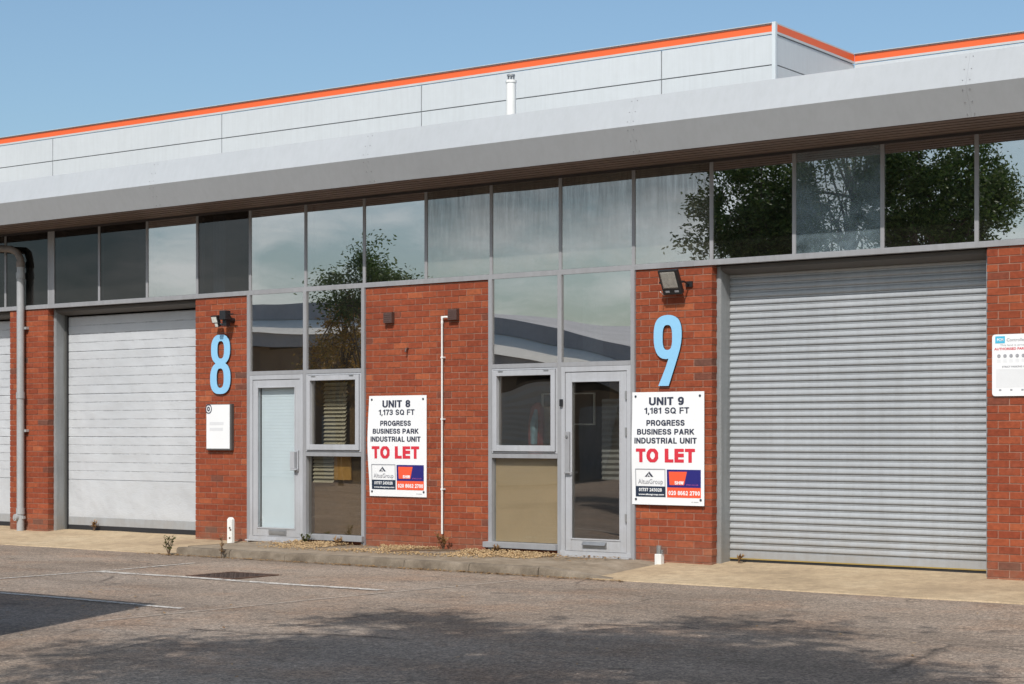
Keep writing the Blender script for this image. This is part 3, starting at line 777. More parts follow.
def roller(x0, x1):
    mb = MB(); prof = []
    zb = .115; pitch = .0748; n = int((3.10-zb)/pitch)+1
    for i in range(n):
        z0 = zb + i*pitch
        prof += [(SY+.006, z0), (SY-.001, z0+.003), (SY-.001, z0+.017), (SY+.002, z0+.0195), (SY-.012, z0+.0235), (SY-.0150, z0+.030),
                 (SY-.0155, z0+.040), (SY-.0130, z0+.053), (SY-.007, z0+.065), (SY+.002, z0+.0735)]
    mb.strip(prof, x0+.012, x1-.012)
    o = mb.build('roller_shutter', M['shutter'], B, smooth=True, angle=50)
    mb = MB(); mb.box(x0+.02, x1-.02, SY-.012, SY+.02, .035, .117); mb.build('bottom_rail', M['shutter'], o, bevel=.003)
    mb = MB(); mb.box(x0+.05, x1-.02, SY-.016, SY-.0125, .034, .047); mb.build('edge_strip', M['yellow'], o)
    mb = MB(); mb.box(x0+.02, x1-.02, SY-.008, SY+.01, .0, .034); mb.build('rubber_seal', M['rubber'], o)
    opening_trim(o, x0, x1)
    return o
roller(-9.820, -6.768)['label'] = 'grey corrugated roller shutter'
roller(-5.80, -2.85)
def sectional(x0, x1, blank=False):
    def prof_m():
        z = [.19, .72]
        p = []
        zz = .072
        p = [(SY, .072), (SY, .715)]
        for k in range(4):
            b0 = .725 + .611*k
            p += [(SY+.010, b0-.006), (SY+.010, b0), (SY, b0+.002)]
            for j in range(1, 5):
                c = b0 + .1222*j
                p += [(SY, c-.006), (SY+.005, c-.001), (SY+.005, c+.001), (SY, c+.005)]
            p += [(SY, b0+.596)]
        return [q for q in p if q[1] < 3.15]
    mb = MB(); mb.strip(prof_m(), x0+.013, x1-.012)
    o = mb.build('sectional_door', M['sect'], B)
    mb = MB(); mb.box(x0+.02, x1-.02, SY-.004, SY+.03, .072, .188); mb.build('bottom_panel', M['shutter'], o)
    mb = MB(); mb.box(x0+.02, x1-.02, SY-.006, SY+.02, .0, .0715); mb.build('rubber_seal', M['rubber'], o)
    mb = MB(); mb.box(x0+.0505, x0+.085, SY-.03, SY-.005, -.02, 3.08); mb.build('side_seal', M['rubber'], o)
    opening_trim(o, x0, x1)
    return o
def sect_mat():
    m, nt, out = new_mat('white_embossed_steel')
    b = N(nt, 'ShaderNodeBsdfPrincipled', Roughness=.5)
    v = pos(nt)
    c = ramp(nt, noise_tex(nt, v, 1.3, 5), [(.3, (.46, .47, .485)), (.7, (.53, .54, .555))])
    scuff = ramp(nt, noise_tex(nt, pos(nt, (1.2, 1, 5)), 2.2, 7, .75), [(.60, g3(0.)), (.74, g3(.35))])
    c = mix(nt, scuff, c, (.34, .35, .37))
    sx = N(nt, 'ShaderNodeSeparateXYZ'); L(nt, v, sx.inputs[0])
    q = N(nt, 'ShaderNodeMath', operation='MULTIPLY_ADD'); L(nt, sx.outputs[2], q.inputs[0]); q.inputs[1].default_value = 1/.1222; q.inputs[2].default_value = -.725/.1222+.5
    fr_ = N(nt, 'ShaderNodeMath', operation='FRACT'); L(nt, q.outputs[0], fr_.inputs[0])
    ln = ramp(nt, fr_.outputs[0], [(.40, g3(0.)), (.47, g3(1.)), (.53, g3(1.)), (.60, g3(0.))])
    up = ramp(nt, sx.outputs[2], [(.74, g3(0.)), (.76, g3(1.))])
    ds = ramp(nt, noise_tex(nt, pos(nt, (1, 1, 1.2)), 5.5, 6, .8), [(.44, g3(0.)), (.58, g3(.45))])
    ln = mix(nt, 1., mix(nt, 1., ln, up, 'MULTIPLY'), ds, 'MULTIPLY')
    c = mix(nt, ln, c, (.17, .175, .185))
    c = grime(nt, v, c, .30, (.25, .23, .20), .5)
    L(nt, c, b.inputs['Base Color'])
    bp = N(nt, 'ShaderNodeBump', Strength=.5, Distance=.006)
    L(nt, noise_tex(nt, pos(nt, (1, 1, 2.5)), 24, 3), bp.inputs['Height'])
    bp2 = N(nt, 'ShaderNodeBump', Strength=.6, Distance=.05)
    L(nt, noise_tex(nt, v, 2.6, 2), bp2.inputs['Height']); L(nt, bp.outputs[0], bp2.inputs['Normal'])
    L(nt, bp2.outputs[0], b.inputs['Normal']); L(nt, b.outputs[0], out.inputs[0]); return m
M['sect'] = sect_mat()
sectional(-20.791, -17.745)['label'] = 'white ribbed sectional door with scuffs'
sectional(-24.62, -21.652)

# ---- pipes, vents and flue
mb = MB()
X8, Y8 = -21.30, -.085
pts = [(-21.75, -.05, 4.10), (-21.62, -.09, 4.10), (-21.52, -.10, 4.095)]
pts = [(-23.2, -.30, 4.2), (-21.62, -.16, 4.06), (-21.46, -.13, 4.045), (-21.36, -.105, 4.0), (X8, Y8, 3.90), (X8, Y8, 3.80)]
mb.tube(pts, .052, 14)
for (z0, z1) in ((3.78, 3.86),): mb.tube([(X8, Y8, z0), (X8, Y8, z1)], .062, 14)
dp = MB(); dp.tube([(X8, Y8, -.06), (X8, Y8, 3.82)], .055, 18)
for zz in (.26, 1.93, 3.66): dp.tube([(X8, Y8, zz-.045), (X8, Y8, zz+.045)], .064, 18)
dpo = dp.build('downpipe', M['pipe'], B, smooth=True)
mb.build('elbow', M['pipe_brown'], dpo, smooth=True)
mb = MB()
for zz in (1.42, 2.9): mb.box(X8-.085, X8+.085, -.06, -.001, zz-.018, zz+.018)
mb.build('bracket', M['pipe'], dpo, bevel=.003)
mb = MB(); mb.tube([(X8-.02, Y8-.045, .17), (X8-.025, Y8-.085, .17)], .05, 16); mb.tube([(X8-.025, Y8-.085, .17), (X8-.026, Y8-.092, .17)], .024, 12)
mb.box(X8+.052, X8+.085, Y8-.02, Y8+.02, .15, .19)
mb.build('access_cap', M['pipe'], dpo, smooth=True)

for x in (-14.33, -13.325):
    mb = MB(); mb.prism([(-.002, 2.715), (-.052, 2.715), (-.058, 2.72), (-.058, 2.838), (-.05, 2.846), (-.002, 2.848)], x-.066, x+.066)
    for k in range(4): mb.box(x-.056, x+.056, -.061, -.057, 2.738+.024*k, 2.748+.024*k)
    mb.build('wall_vent', M['vent_brown'], B, bevel=.003)
XW = -13.49
mb = MB(); mb.tube([(XW+.10, .02, 2.755), (XW+.10, -.035, 2.755), (XW+.03, -.038, 2.757), (XW+.008, -.038, 2.748), (XW, -.038, 2.725), (XW, -.038, .19)], .0125, 10)
wp = mb.build('waste_pipe', M['white_pvc'], B, smooth=True); wp['label'] = 'thin white plastic pipe running down the brick'
mb = MB()
for zz in (2.755, 2.70): mb.tube([(XW, -.038, zz-.02), (XW, -.038, zz+.012)], .015, 10)
for zz in (2.28, 1.55, .72): mb.box(XW-.014, XW+.022, -.052, -.001, zz-.009, zz+.009)
mb.build('pipe_clip', M['white_pvc'], wp)
mb = MB(); mb.tube([(-14.05, .0, 2.405), (-14.05, -.035, 2.40), (-14.05, -.05, 2.36)], .012, 8); mb.build('pipe_stub', M['vent_brown'], B, smooth=True)
fx, fy = -13.10, .80
mb = MB(); mb.tube([(fx, fy, 4.85), (fx, fy, 5.64)], .060, 20); mb.tube([(fx, fy, 5.615), (fx, fy, 5.645)], .068, 20)
fl = mb.build('flue', M['white_pvc'], B, smooth=True); fl['label'] = 'short white flue pipe on the roof'
mb = MB()
for k in range(6):
    a = k*math.pi/3; mb.box(fx+.038*math.cos(a)-.006, fx+.038*math.cos(a)+.006, fy+.038*math.sin(a)-.006, fy+.038*math.sin(a)+.006, 5.64, 5.70)
mb.tube([(fx, fy, 5.695), (fx, fy, 5.715)], .05, 16)
mb.build('cowl', M['chrome'], fl)

# ------------------------------------------------------------------ warehouse behind
W = thing('warehouse', (-18.063, 16.44, 0), 'tall pale panelled warehouse with an orange stripe behind the brick units', 'warehouse')
phi = R(1.25); E1 = Vector((math.cos(phi), math.sin(phi), 0)); E2 = Vector((-math.sin(phi), math.cos(phi), 0)); C0 = Vector((-18.063, 16.44, 0))
class WB(MB):
    """boxes in the rotated frame of the warehouse: t along the front, d depth"""
    def wbox(s, t0, t1, d0, d1, z0, z1, mi=0):
        a = len(s.v); s.box(t0, t1, d0, d1, z0, z1, mi)
        for i in range(a, len(s.v)):
            t_, d_, zz = s.v[i]; p = C0 + E1*t_ + E2*d_; s.v[i] = (p.x, p.y, zz)
joints = [-42.4, -35.8, -29.17, -22.55, -15.95, -9.35, -2.73, -.06]
zj = 9.017
mb = WB()
for a, b in zip(joints, joints[1:]):
    for z0, z1 in ((0, zj-.62), (zj-.61, zj-.012), (zj+.012, 9.635)):
        mb.wbox(a+.014, b-.014, -.0, .05, z0, z1)
mb.wbox(-42.4, -.06, .03, .2, 0, 9.63, 1)
cl = mb.build('front_cladding', [M['clad'], M['clad_gap']], W)
mb = WB(); S = 3.8
for z0, z1 in ((0, zj-.62), (zj-.61, zj-.012), (zj+.012, 9.635)): mb.wbox(-.05, 0, .06, S, z0, z1)
mb.wbox(-.2, -.03, .06, S, 0, 9.63, 1)
mb.build('side_cladding', [M['clad'], M['clad_gap']], W)
mb = WB()
for a, b in ((.0, 6.6), (6.6, 13.2), (13.2, 19.8), (19.8, 26.)):
    for z0, z1 in ((0, zj-.012), (zj+.012, 9.635)): mb.wbox(a+.014, b-.014, S, S+.05, z0, z1)
mb.wbox(0, 26, S+.03, S+.2, 0, 9.63, 1)
mb.build('rear_cladding', [M['clad'], M['clad_gap']], W)
for (a, b, c, d) in ((-42.4, -.062, -.02, .05), (-.05, .02, .062, S-.02), (.02, 26, S-.02, S+.05)):
    mb = WB(); mb.wbox(a, b, c+.012, d, 9.705, 9.855); mb.build('orange_stripe', M['orange'], W)
    mb = WB(); mb.wbox(a+(.0 if a else 0), b, c-.03 if d-c < .2 else c, d+.15 if d-c < .2 else d, 9.873, 9.886)
    mb.wbox(a, b, c+.014 if d-c < .2 else c, d, 9.855, 9.873)
    mb.wbox(a, b, c+.010 if d-c < .2 else c, d, 9.655, 9.705)
    mb.build('coping', M['coping'], W)
mb = WB(); mb.wbox(-.06, .022, -.025, .06, 0, 9.90); mb.build('corner_trim', M['trim'], W)
mb = WB(); mb.wbox(-42.4, -.1, .2, 30, 9.3, 9.4); mb.wbox(-.1, 26, S+.2, 30, 9.3, 9.4); mb.build('roof', M['roof'], W)

# ------------------------------------------------------------------ signs
BW, BH = .911, 1.222
def to_let(x0, ztop, unit, area, label, lean, yb=-.012):
    def yf(off):
        def f(x, z):
            u = (x-x0)/BW; v = (ztop-z)/BH
            return yb - .012*(1-math.cos(2*math.pi*v))*(1-u)*.8 - .006*math.sin(math.pi*u) - off
        return f
    t = thing('letting_board', (x0+BW/2, 0, ztop-BH), label, 'sign', 'letting boards on the brick walls')
    mb = MB(); n = 14
    xe = lambda u, v: x0 + u*BW + lean*.012*math.sin(math.pi*v*1.3)*(1-u)*-1
    vs = []
    for s_ in (0, 1):
        for j in range(n+1):
            for i in range(n+1):
                x = xe(i/n, j/n); z = ztop - BH*j/n
                vs.append((x, yf(0)(x, z) + .004*s_, z))
    m_ = (n+1)*(n+1); fs = []
    for j in range(n):
        for i in range(n):
            q = j*(n+1)+i
            fs.append((q, q+1, q+n+2, q+n+1)); fs.append((m_+q, m_+q+n+1, m_+q+n+2, m_+q+1))
    rim = [i for i in range(n+1)] + [j*(n+1)+n for j in range(1, n+1)] + [n*(n+1)+i for i in range(n-1, -1, -1)] + [j*(n+1) for j in range(n-1, 0, -1)]
    for a, b in zip(rim, rim[1:]+rim[:1]): fs.append((a, a+m_, b+m_, b))
    mb.add(vs, fs); mb.build('board', M['board'], t, smooth=True)
    X = lambda u: x0 + u*BW
    Z = lambda d: ztop - d
    y1 = yf(.0025)
    def txt(mb, s, u0, u1, d0, d1, bold=.0, y=y1, mi=0):
        if all(c in GL for c in s): add_block(mb, s, X(u0), X(u1), Z(d1), Z(d0), y, bold, mi, 26 if d1-d0 > .05 else 14)
        else: add_text(mb, s, X(u0), X(u1), Z(d1), Z(d0), y, bold if bold < .1 else .03, mi)
    mb = MB()
    txt(mb, 'UNIT '+unit, .242, .727, .056, .143, .215)
    txt(mb, area+' SQ FT', .18, .80, .168, .235, .185)
    txt(mb, 'PROGRESS', .21, .74, .303, .366, .215)
    txt(mb, 'BUSINESS PARK', .08, .87, .400, .461, .215)
    txt(mb, 'INDUSTRIAL UNIT', .044, .903, .495, .558, .215)
    mb.build('dark_lettering', M['ink'], t)
    mb = MB(); txt(mb, 'TO LET', .07, .88, .613, .762, .25); mb.build('red_lettering', M['red_ink'], t)
    # left agent panel
    mb = MB()
    y2 = yf(.004); y3 = yf(.0055)
    a0, a1, b0, b1 = .052, .476, .832, 1.137
    w = .010
    for (u0, u1, d0, d1) in ((a0, a1, b0, b0+w), (a0, a0+w, b0+w, 1.02), (a1-w, a1, b0+w, 1.02)):
        grid_patch(mb, X(u0), X(u1), Z(d1), Z(d0), y1, 0)
    grid_patch(mb, X(a0), X(a1), Z(b1), Z(1.022), y1, 1)
    # mountain mark
    for tri in ([(.252, .862), (.308, .918), (.278, .918), (.245, .885)], [(.252, .862), (.238, .886), (.216, .918), (.188, .918)], [(.226, .918), (.240, .902), (.262, .918)]):
        mb.add([(X(u), y2(X(u), Z(d)), Z(d)) for u, d in tri], [tuple(range(len(tri)))], 2)
    txt(mb, 'AltusGroup', .092, .440, .944, .995, .004, y2, 3)
    txt(mb, '01737 243028', .10, .425, 1.042, 1.078, .18, y2, 4)
    txt(mb, 'www.altusgroup.com', .092, .455, 1.100, 1.118, .03, y2, 4)
    mb.build('left_agent_panel', [M['grey_ink'], M['navy'], M['ink'], M['grey_ink'], M['white_ink']], t)
    mb = MB()
    a0, a1, b0, b1 = .497, .957, .838, 1.139
    grid_patch(mb, X(a0), X(a1), Z(1.030), Z(b0), y1, 0)
    grid_patch(mb, X(a0), X(a1), Z(b1), Z(1.031), y1, 1)
    q = [(.525, .860), (.772, .860), (.732, 1.005), (.533, 1.005)]
    mb.add([(X(u), y2(X(u), Z(d)), Z(d)) for u, d in q], [(0, 1, 2, 3)], 1)
    txt(mb, 'SHW', .605, .727, .962, .998, .22, y3, 2)
    txt(mb, 'shw.co.uk', .762, .925, .990, 1.006, .0, y2, 3)
    txt(mb, '020 8662 2700', .518, .945, 1.066, 1.112, .19, y2, 2)
    mb.build('right_agent_panel', [M['blue_ink'], M['orange_ink'], M['white_ink'], M['pink_ink']], t)
    mb = MB(); txt(mb, '01 8902', .83, .925, 1.178, 1.190, .15); mb.build('small_print', M['grey_ink'], t)
    for u, d in ((.05, .045), (.945, .045), (.055, 1.165), (.955, 1.16)):
        mb = MB(); y = yf(0)(X(u), Z(d)); mb.tube([(X(u), y, Z(d)), (X(u), y-.006, Z(d))], .013, 10); mb.build('screw', M['screw'], t)
    return t
to_let(-14.663, 1.838, '8', '1,173', 'white TO LET board reading UNIT 8 left of the thin white wall pipe', 1)
to_let(-10.806, 1.828, '9', '1,181', 'white TO LET board reading UNIT 9 on the pier below the blue 9', -.3, -.036)

def digit(label, outer, holes, x, z0):
    t = thing('wall_number', (x, 0, z0), label, 'wall number', 'unit numbers on the piers')
    cu = bpy.data.curves.new('d', 'CURVE'); cu.dimensions = '2D'; cu.fill_mode = 'BOTH'; cu.extrude = .009
    for loop in [outer]+holes:
        sp = cu.splines.new('POLY'); sp.points.add(len(loop)-1); sp.use_cyclic_u = True
        for p, q in zip(sp.points, loop): p.co = (q[0], q[1], 0, 1)
    ob = bpy.data.objects.new('d', cu); COL.objects.link(ob)
    me = bpy.data.meshes.new_from_object(ob.evaluated_get(bpy.context.evaluated_depsgraph_get()))
    mb = MB()
    mb.v = [(x+v.co.x, -.019-v.co.z, z0+v.co.y) for v in me.vertices]
    for p in me.polygons:
        mb.f.append(tuple(p.vertices)); mb.m.append(0 if abs(p.normal.z) > .5 else 1)
    bpy.data.objects.remove(ob); bpy.data.curves.remove(cu); bpy.data.meshes.remove(me)
    mb.build('plate', [M['digit'], M['digit_edge']], t)
    mb = MB()
    for zz in (.12, .62): mb.tube([(x+.10*(1 if zz > .3 else -.3), -.012, z0+zz), (x+.10*(1 if zz > .3 else -.3), .004, z0+zz)], .012, 8)
    mb.build('spacer', M['chrome'], t)
def sup(cx, cz, a, b, e=2.7, n=28):
    r = []
    for i in range(n):
        t = 2*math.pi*i/n; c, s = math.cos(t), math.sin(t)
        r.append((cx+a*math.copysign(abs(c)**(2/e), c), cz+b*math.copysign(abs(s)**(2/e), s)))
    return r
def outer8():
    def hw(z):
        w = 0
        for cz, a, b, dx in ((.583, .178, .196, 0), (.205, .190, .207, 0)):
            q = abs((z-cz)/b)
            if q <= 1: w = max(w, a*(1-q**2.5)**(1/2.5))
        return w
    zs = [.776*(1-math.cos(math.pi*i/40))/2 - .0 for i in range(41)]
    zs = sorted(set(zs + [.36, .375, .385, .395, .405, .42]))
    zs = [min(.7785, max(-.0015, z)) for z in zs]
    rt = [(hw(z)+.010*(z/.776), z) for z in zs]; lf = [(-hw(z)+.012*(z/.776), z) for z in zs[::-1]]
    return rt[1:-1] + [(.012, .778)] + lf[1:-1] + [(0, -.001)]
digit('large pale blue number 8 on the pier above the blank white board', outer8(),
      [sup(.012, .578, .062, .115, 2.6)[::-1], sup(.002, .207, .066, .128, 2.6)[::-1]], -17.252, 1.898)
o9 = [(205,42),(230,44),(250,50),(270,60),(287,74),(300,92),(310,118),(317,150),(320,190),(320,235),(315,285),(306,335),(293,385),(276,445),(250,533),(215,650),(130,650),(160,573),(190,492),(213,417),(190,420),(165,415),(145,404),(126,384),(111,356),(101,322),(94,280),(92,230),(93,180),(97,142),(105,110),(116,85),(132,66),(152,53),(177,45)]
cv9 = lambda p: ((p[0]-206)*.00156, (650-p[1])*.00126)
digit('large pale blue number 9 on the pier below the black floodlight', [cv9(p) for p in o9][::-1],
      [sup(*cv9((204, 235)), .061, .135, 2.8)], -10.358, 1.893)

# blank white board below the 8
t = thing('sign_board', (-17.29, 0, 1.16), 'blank white board in a dark frame on the pier below the blue 8', 'sign')
mb = MB(); mb.box(-17.487, -17.020, -.050, -.002, 1.160, 1.765); mb.build('backing_box', M['dark_frame'], t, bevel=.004)
mb = MB(); mb.box(-17.480, -17.048, -.054, -.0505, 1.182, 1.757); mb.build('face', M['board'], t)
mb = MB()
def ring(mb, cx, cz, a, b, w, y, mi=0, n=24):
    o_ = sup(cx, cz, a, b, 2.2, n); i_ = sup(cx, cz, a-w, b-w, 2.2, n)
    mb.add([(x, y, z) for x, z in o_] + [(x, y, z) for x, z in i_], [(k, (k+1) % n, n+(k+1) % n, n+k) for k in range(n)], mi)
ring(mb, -17.438, 1.702, .060, .062, .014, -.0565)
ring(mb, -17.440, 1.702, .026, .032, .018, -.0565)
mb.build('logo', M['ink'], t)
mb = MB()
for k, u in enumerate((.26, .25)): mb.box(-17.42, -17.42+u, -.0548, -.054, 1.49-.075*k, 1.53-.075*k)
mb.build('faded_print', M['pale_grey_ink'], t)

# parking notice on the right pier
t = thing('parking_notice', (-6.36, 0, 1.735), 'white parking notice with blue logo on the brick right of the roller shutter', 'sign')
nx0, nx1, nz0, nz1 = -6.708, -6.10, 1.735, 2.325
mb = MB()
pr = []
rr = .03
for cx, cz, a0 in ((nx1-rr, nz1-rr, 0), (nx0+rr, nz1-rr, 90), (nx0+rr, nz0+rr, 180), (nx1-rr, nz0+rr, 270)):
    for k in range(5): pr.append((cx+rr*math.cos(R(a0+22.5*k)), cz+rr*math.sin(R(a0+22.5*k))))
n = len(pr)
mb.add([(x, -.018, z) for x, z in pr] + [(x, -.010, z) for x, z in pr], [tuple(range(n)), tuple(range(n, 2*n))[::-1]] + [(i, i+n, (i+1) % n+n, (i+1) % n) for i in range(n)])
mb.build('panel', M['board'], t)
yn = lambda x, z: -.0195
mb = MB(); mb.box(nx0+.032, nx0+.128, -.0202, -.0182, nz1-.085, nz1-.018); mb.build('logo', M['cyan_ink'], t, bevel=.0005)
mb = MB(); add_text(mb, 'PCM', nx0+.05, nx0+.112, nz1-.064, nz1-.038, lambda x, z: -.0212, .03); mb.build('logo_lettering', M['white_ink'], t)
mb = MB(); add_text(mb, 'Controlled Parking', nx0+.145, nx1-.13, nz1-.069, nz1-.040, yn, .01); mb.build('heading', M['grey_ink'], t)
mb = MB(); add_text(mb, 'AUTHORISED PARKING ONLY', nx0+.022, nx1-.10, nz1-.150, nz1-.128, yn, .03); mb.build('bold_heading', M['red_ink'], t)
mb = MB(); add_text(mb, 'This land is private property', nx0+.08, nx1-.12, nz1-.112, nz1-.096, yn, 0)
add_text(mb, 'STRICT PARKING CONDITIONS APPLY', nx0+.10, nx1-.06, nz1-.318, nz1-.302, yn, .03); mb.build('small_heading', M['grey_ink'], t)
mb = MB()
for k in range(8):
    x = nx0+.068+.0605*k
    ring(mb, x, nz1-.208, .017, .017, .008, -.0195); mb.box(x-.006, x+.006, -.0197, -.0182, nz1-.216, nz1-.200)
for k in range(4): mb.box(nx0+.07+.11*k, nx0+.092+.11*k, -.0197, -.0182, nz0+.050, nz0+.066)
mb.build('symbols', M['grey_ink'], t)
mb = MB()
for k in range(17):
    zz = nz1-.335-.0105*k
    mb.box(nx0+.04, nx1-.04-.10*random.random(), -.0192, -.0182, zz-.0035, zz)
for k in range(3):
    for q in range(8): mb.box(nx0+.05+.0605*q, nx0+.086+.0605*q, -.0192, -.0182, nz1-.246-.0105*k, nz1-.2425-.0105*k)
mb.build('fine_print', M['pale_grey_ink'], t)
t['label'] = 'white parking notice with blue logo on the brick pier right of the grey shutter'

# ------------------------------------------------------------------ lights on the piers
t = thing('floodlight', (-10.22, 0, 2.98), 'black floodlight tilted down above the blue 9', 'floodlight')
def tiltbox(mb, cx, w, c, half, depth, ang, y0=0, mi=0, zoff=(-1, 1), inset=0):
    """box w wide in the tilted plane of the lamp; ang tilts the face towards the ground"""
    ca, sa = math.cos(ang), math.sin(ang)
    vs = []
    for x in (cx-w/2, cx+w/2):
        for (u, d) in ((zoff[0]*half, y0), (zoff[1]*half, y0), (zoff[1]*half, y0+depth), (zoff[0]*half, y0+depth)):
            # u up along the face, d into the wall
            vs.append((x, c[0] - u*sa + d*ca, c[1] + u*ca + d*sa))
    mb.add(vs, [(0, 3, 2, 1), (4, 5, 6, 7), (0, 1, 5, 4), (1, 2, 6, 5), (2, 3, 7, 6), (3, 0, 4, 7)], mi)
LX, LC, LA = -10.235, (-.18, 2.99), R(27)
mb = MB(); tiltbox(mb, LX, .235, LC, .138, .05, LA); 
for k in range(6): tiltbox(mb, LX-.09+.036*k, .008, LC, .10, .03, LA, y0=.048)
fb = mb.build('housing', M['black'], t, bevel=.006)
mb = MB(); tiltbox(mb, LX, .175, (LC[0]-.032*math.sin(LA), LC[1]+.032*math.cos(LA)), .088, .004, LA, y0=-.004); mb.build('reflector', M['leaf_lamp'], t)
mb = MB(); tiltbox(mb, LX, .19, (LC[0]-.032*math.sin(LA), LC[1]+.032*math.cos(LA)), .096, .003, LA, y0=-.0105); mb.build('glass', M['lamp_glass'], t)
mb = MB()
for dx in (-.055, .06): tiltbox(mb, LX+dx, .05, (LC[0]+.102*math.sin(LA), LC[1]-.102*math.cos(LA)), .010, .004, LA, y0=-.004)
mb.build('badge', M['grey_ink'], t)
mb = MB(); mb.tube([(LX+.14, -.16, 3.0), (LX+.145, -.12, 3.0), (LX+.14, -.05, 2.98), (LX+.14, .0, 2.98)], .010, 8); mb.box(LX+.10, LX+.18, -.022, -.001, 2.95, 3.01)
mb.tube([(LX-.14, -.16, 3.0), (LX-.14, -.0, 2.99)], .010, 8)
mb.build('bracket', M['black'], t, smooth=True)
mb = MB(); mb.tube([(LX-.13, -.16, 2.90), (LX-.15, -.06, 2.87), (LX-.16, -.008, 2.90), (LX-.17, -.006, 2.93)], .005, 6); mb.build('cable', M['white_pvc'], t)

t = thing('security_light', (-17.28, 0, 2.86), 'small black twin spot security light above the blue 8', 'light')
mb = MB(); mb.tube([(-17.19, 0, 2.90), (-17.19, -.06, 2.90), (-17.19, -.10, 2.95)], [.035, .035, .03], 12)
mb.tube([(-17.19, -.10, 2.95), (-17.19, -.19, 2.95)], .02, 8)
mb.box(-17.25, -17.14, -.20, -.10, 2.90, 3.02); mb.box(-17.14, -17.06, -.14, -.12, 2.965, 2.98)
mb.box(-17.235, -17.165, -.16, -.08, 2.82, 2.90)
mb.build('sensor_body', M['black'], t, bevel=.008)
def spot(x, z, s):
    mb = MB(); tiltbox(mb, x, .115*s, (-.17, z), .05*s, .05, R(20)); h_ = mb.build('lamp_head', M['black'], t, bevel=.006)
    mb = MB(); tiltbox(mb, x, .09*s, (-.17, z), .038*s, .003, R(20), y0=-.003); mb.build('lens', M['leaf_lamp'], h_)
spot(-17.37, 2.905, 1.); spot(-17.33, 2.835, .55)
mb = MB(); mb.tube([(-17.22, -.10, 2.85), (-17.28, -.12, 2.84), (-17.34, -.13, 2.87)], .016, 8); mb.build('arm', M['black'], t)

for ch in t.children: ch.location = (.16, 0, -.045)
for ch in [c for c in COL.objects if c.parent and c.parent.parent == t]: pass

# ------------------------------------------------------------------ small things at the foot of the wall
t = thing('marker_post', (-16.78, -.28, 0), 'chipped white plastic stub standing by the pier left of the frosted door', 'post')
mb = MB(); mb.box(-16.84, -16.755, -.30, -.25, -.03, .28); mb.tube([(-16.7975, -.2985, .262), (-16.7975, -.2515, .262)], .0425, 16)
mb.build('stub', M['white_pvc'], t, bevel=.004)
mb = MB()
for zz, xx in ((.17, -16.79), (.145, -16.775), (.04, -16.79)): mb.box(xx-.013, xx+.012, -.3035, -.30, zz-.012, zz+.01)
mb.build('stain', M['rust'], t)
t = thing('pipe_stub', (-10.37, -.16, -.04), 'short white pipe stub with grey cap below the UNIT 9 board', 'pipe')
mb = MB(); mb.box(-10.415, -10.335, -.20, -.13, -.06, .085); mb.build('base', M['white_pvc'], t, bevel=.006)
mb = MB(); mb.tube([(-10.38, -.165, .085), (-10.38, -.165, .175)], .028, 12); mb.box(-10.345, -10.325, -.18, -.15, .09, .13); mb.build('cap', M['chrome'], t)

# gravel on the path
mb = MB(); rg = random.Random(3)
for i in range(6500):
    x = rg.uniform(-15.85, -11.7)
    d = abs(rg.gauss(0, .33))
    lim = .80 if -15.6 < x < -12.2 else .5
    if d > lim + .25*noise.noise(Vector((x*2, 4, 0))): continue
    if noise.noise(Vector((x*1.4, d*2.2, 9))) < -.28 - .0*d: continue
    y = -.08 - d*1.25; s_ = rg.uniform(.006, .015)
    if y < -1.35: continue
    z0 = ptop(x) + s_*.4 + max(0, .035*(1-d*2.2))*rg.random()
    a = rg.random()*6.28; ca, sa = math.cos(a), math.sin(a)
    e = [(1.25*s_*rg.uniform(.7, 1.2), 0, 0), (0, s_*rg.uniform(.7, 1.2), 0), (-1.25*s_, 0, 0), (0, -s_, 0)]
    vs = [(x+p[0]*ca-p[1]*sa, y+p[0]*sa+p[1]*ca, z0) for p in e] + [(x, y, z0+s_*.6), (x, y, z0-s_*.5)]
    mb.add(vs, [(0, 1, 4), (1, 2, 4), (2, 3, 4), (3, 0, 4), (1, 0, 5), (2, 1, 5), (3, 2, 5), (0, 3, 5)])
tag(mb.build('gravel', M['gravel'], origin=(-13.8, -.5, 0), smooth=True, angle=180), 'tan gravel spread on the footpath along the wall', 'gravel', kind='stuff')
# litter of dry leaves along the kerb and on the asphalt
mb = MB()
def leaf(mb, x, y, z, s_, rg):
    a = rg.random()*6.28; ca, sa = math.cos(a), math.sin(a); w = s_*rg.uniform(.35, .6); c = rg.uniform(.1, .5)*s_
    loc = [(-s_, 0, 0), (0, -w, c*.5), (s_, 0, c), (0, w, c*.6)]
    mb.add([(x+p*ca-q*sa, y+p*sa+q*ca, z+r) for p, q, r in loc], [(0, 1, 2), (0, 2, 3)])
for i in range(1100):
    x = rg.uniform(-17, -9.9); leaf(mb, x, -1.535-abs(rg.gauss(0, .06)), GZ+.008, rg.uniform(.012, .03), rg)
for i in range(700):
    x = rg.uniform(-16.2, -10.9); leaf(mb, x, -.1-abs(rg.gauss(0, .35)), .02, rg.uniform(.015, .035), rg)
for i in range(150):
    x = rg.uniform(-19, -4); y = rg.uniform(-9, -1.7); leaf(mb, x, y, gz(x, y)+.006, rg.uniform(.012, .028), rg)
for i in range(60):
    leaf(mb, rg.gauss(-12.1, .9), rg.gauss(-6.6, .6), GZ+.012, rg.uniform(.015, .032), rg)
tag(mb.build('fallen_leaves', M['leaf_dry'], origin=(-13.8, -1.5, GZ)), 'dry brown leaf litter along the kerb and on the asphalt', 'leaves', kind='stuff')
mb = MB(); mb.tube([(-13.42, -1.05, .045), (-13.1, -.86, .055), (-12.75, -.72, .06)], .009, 6)
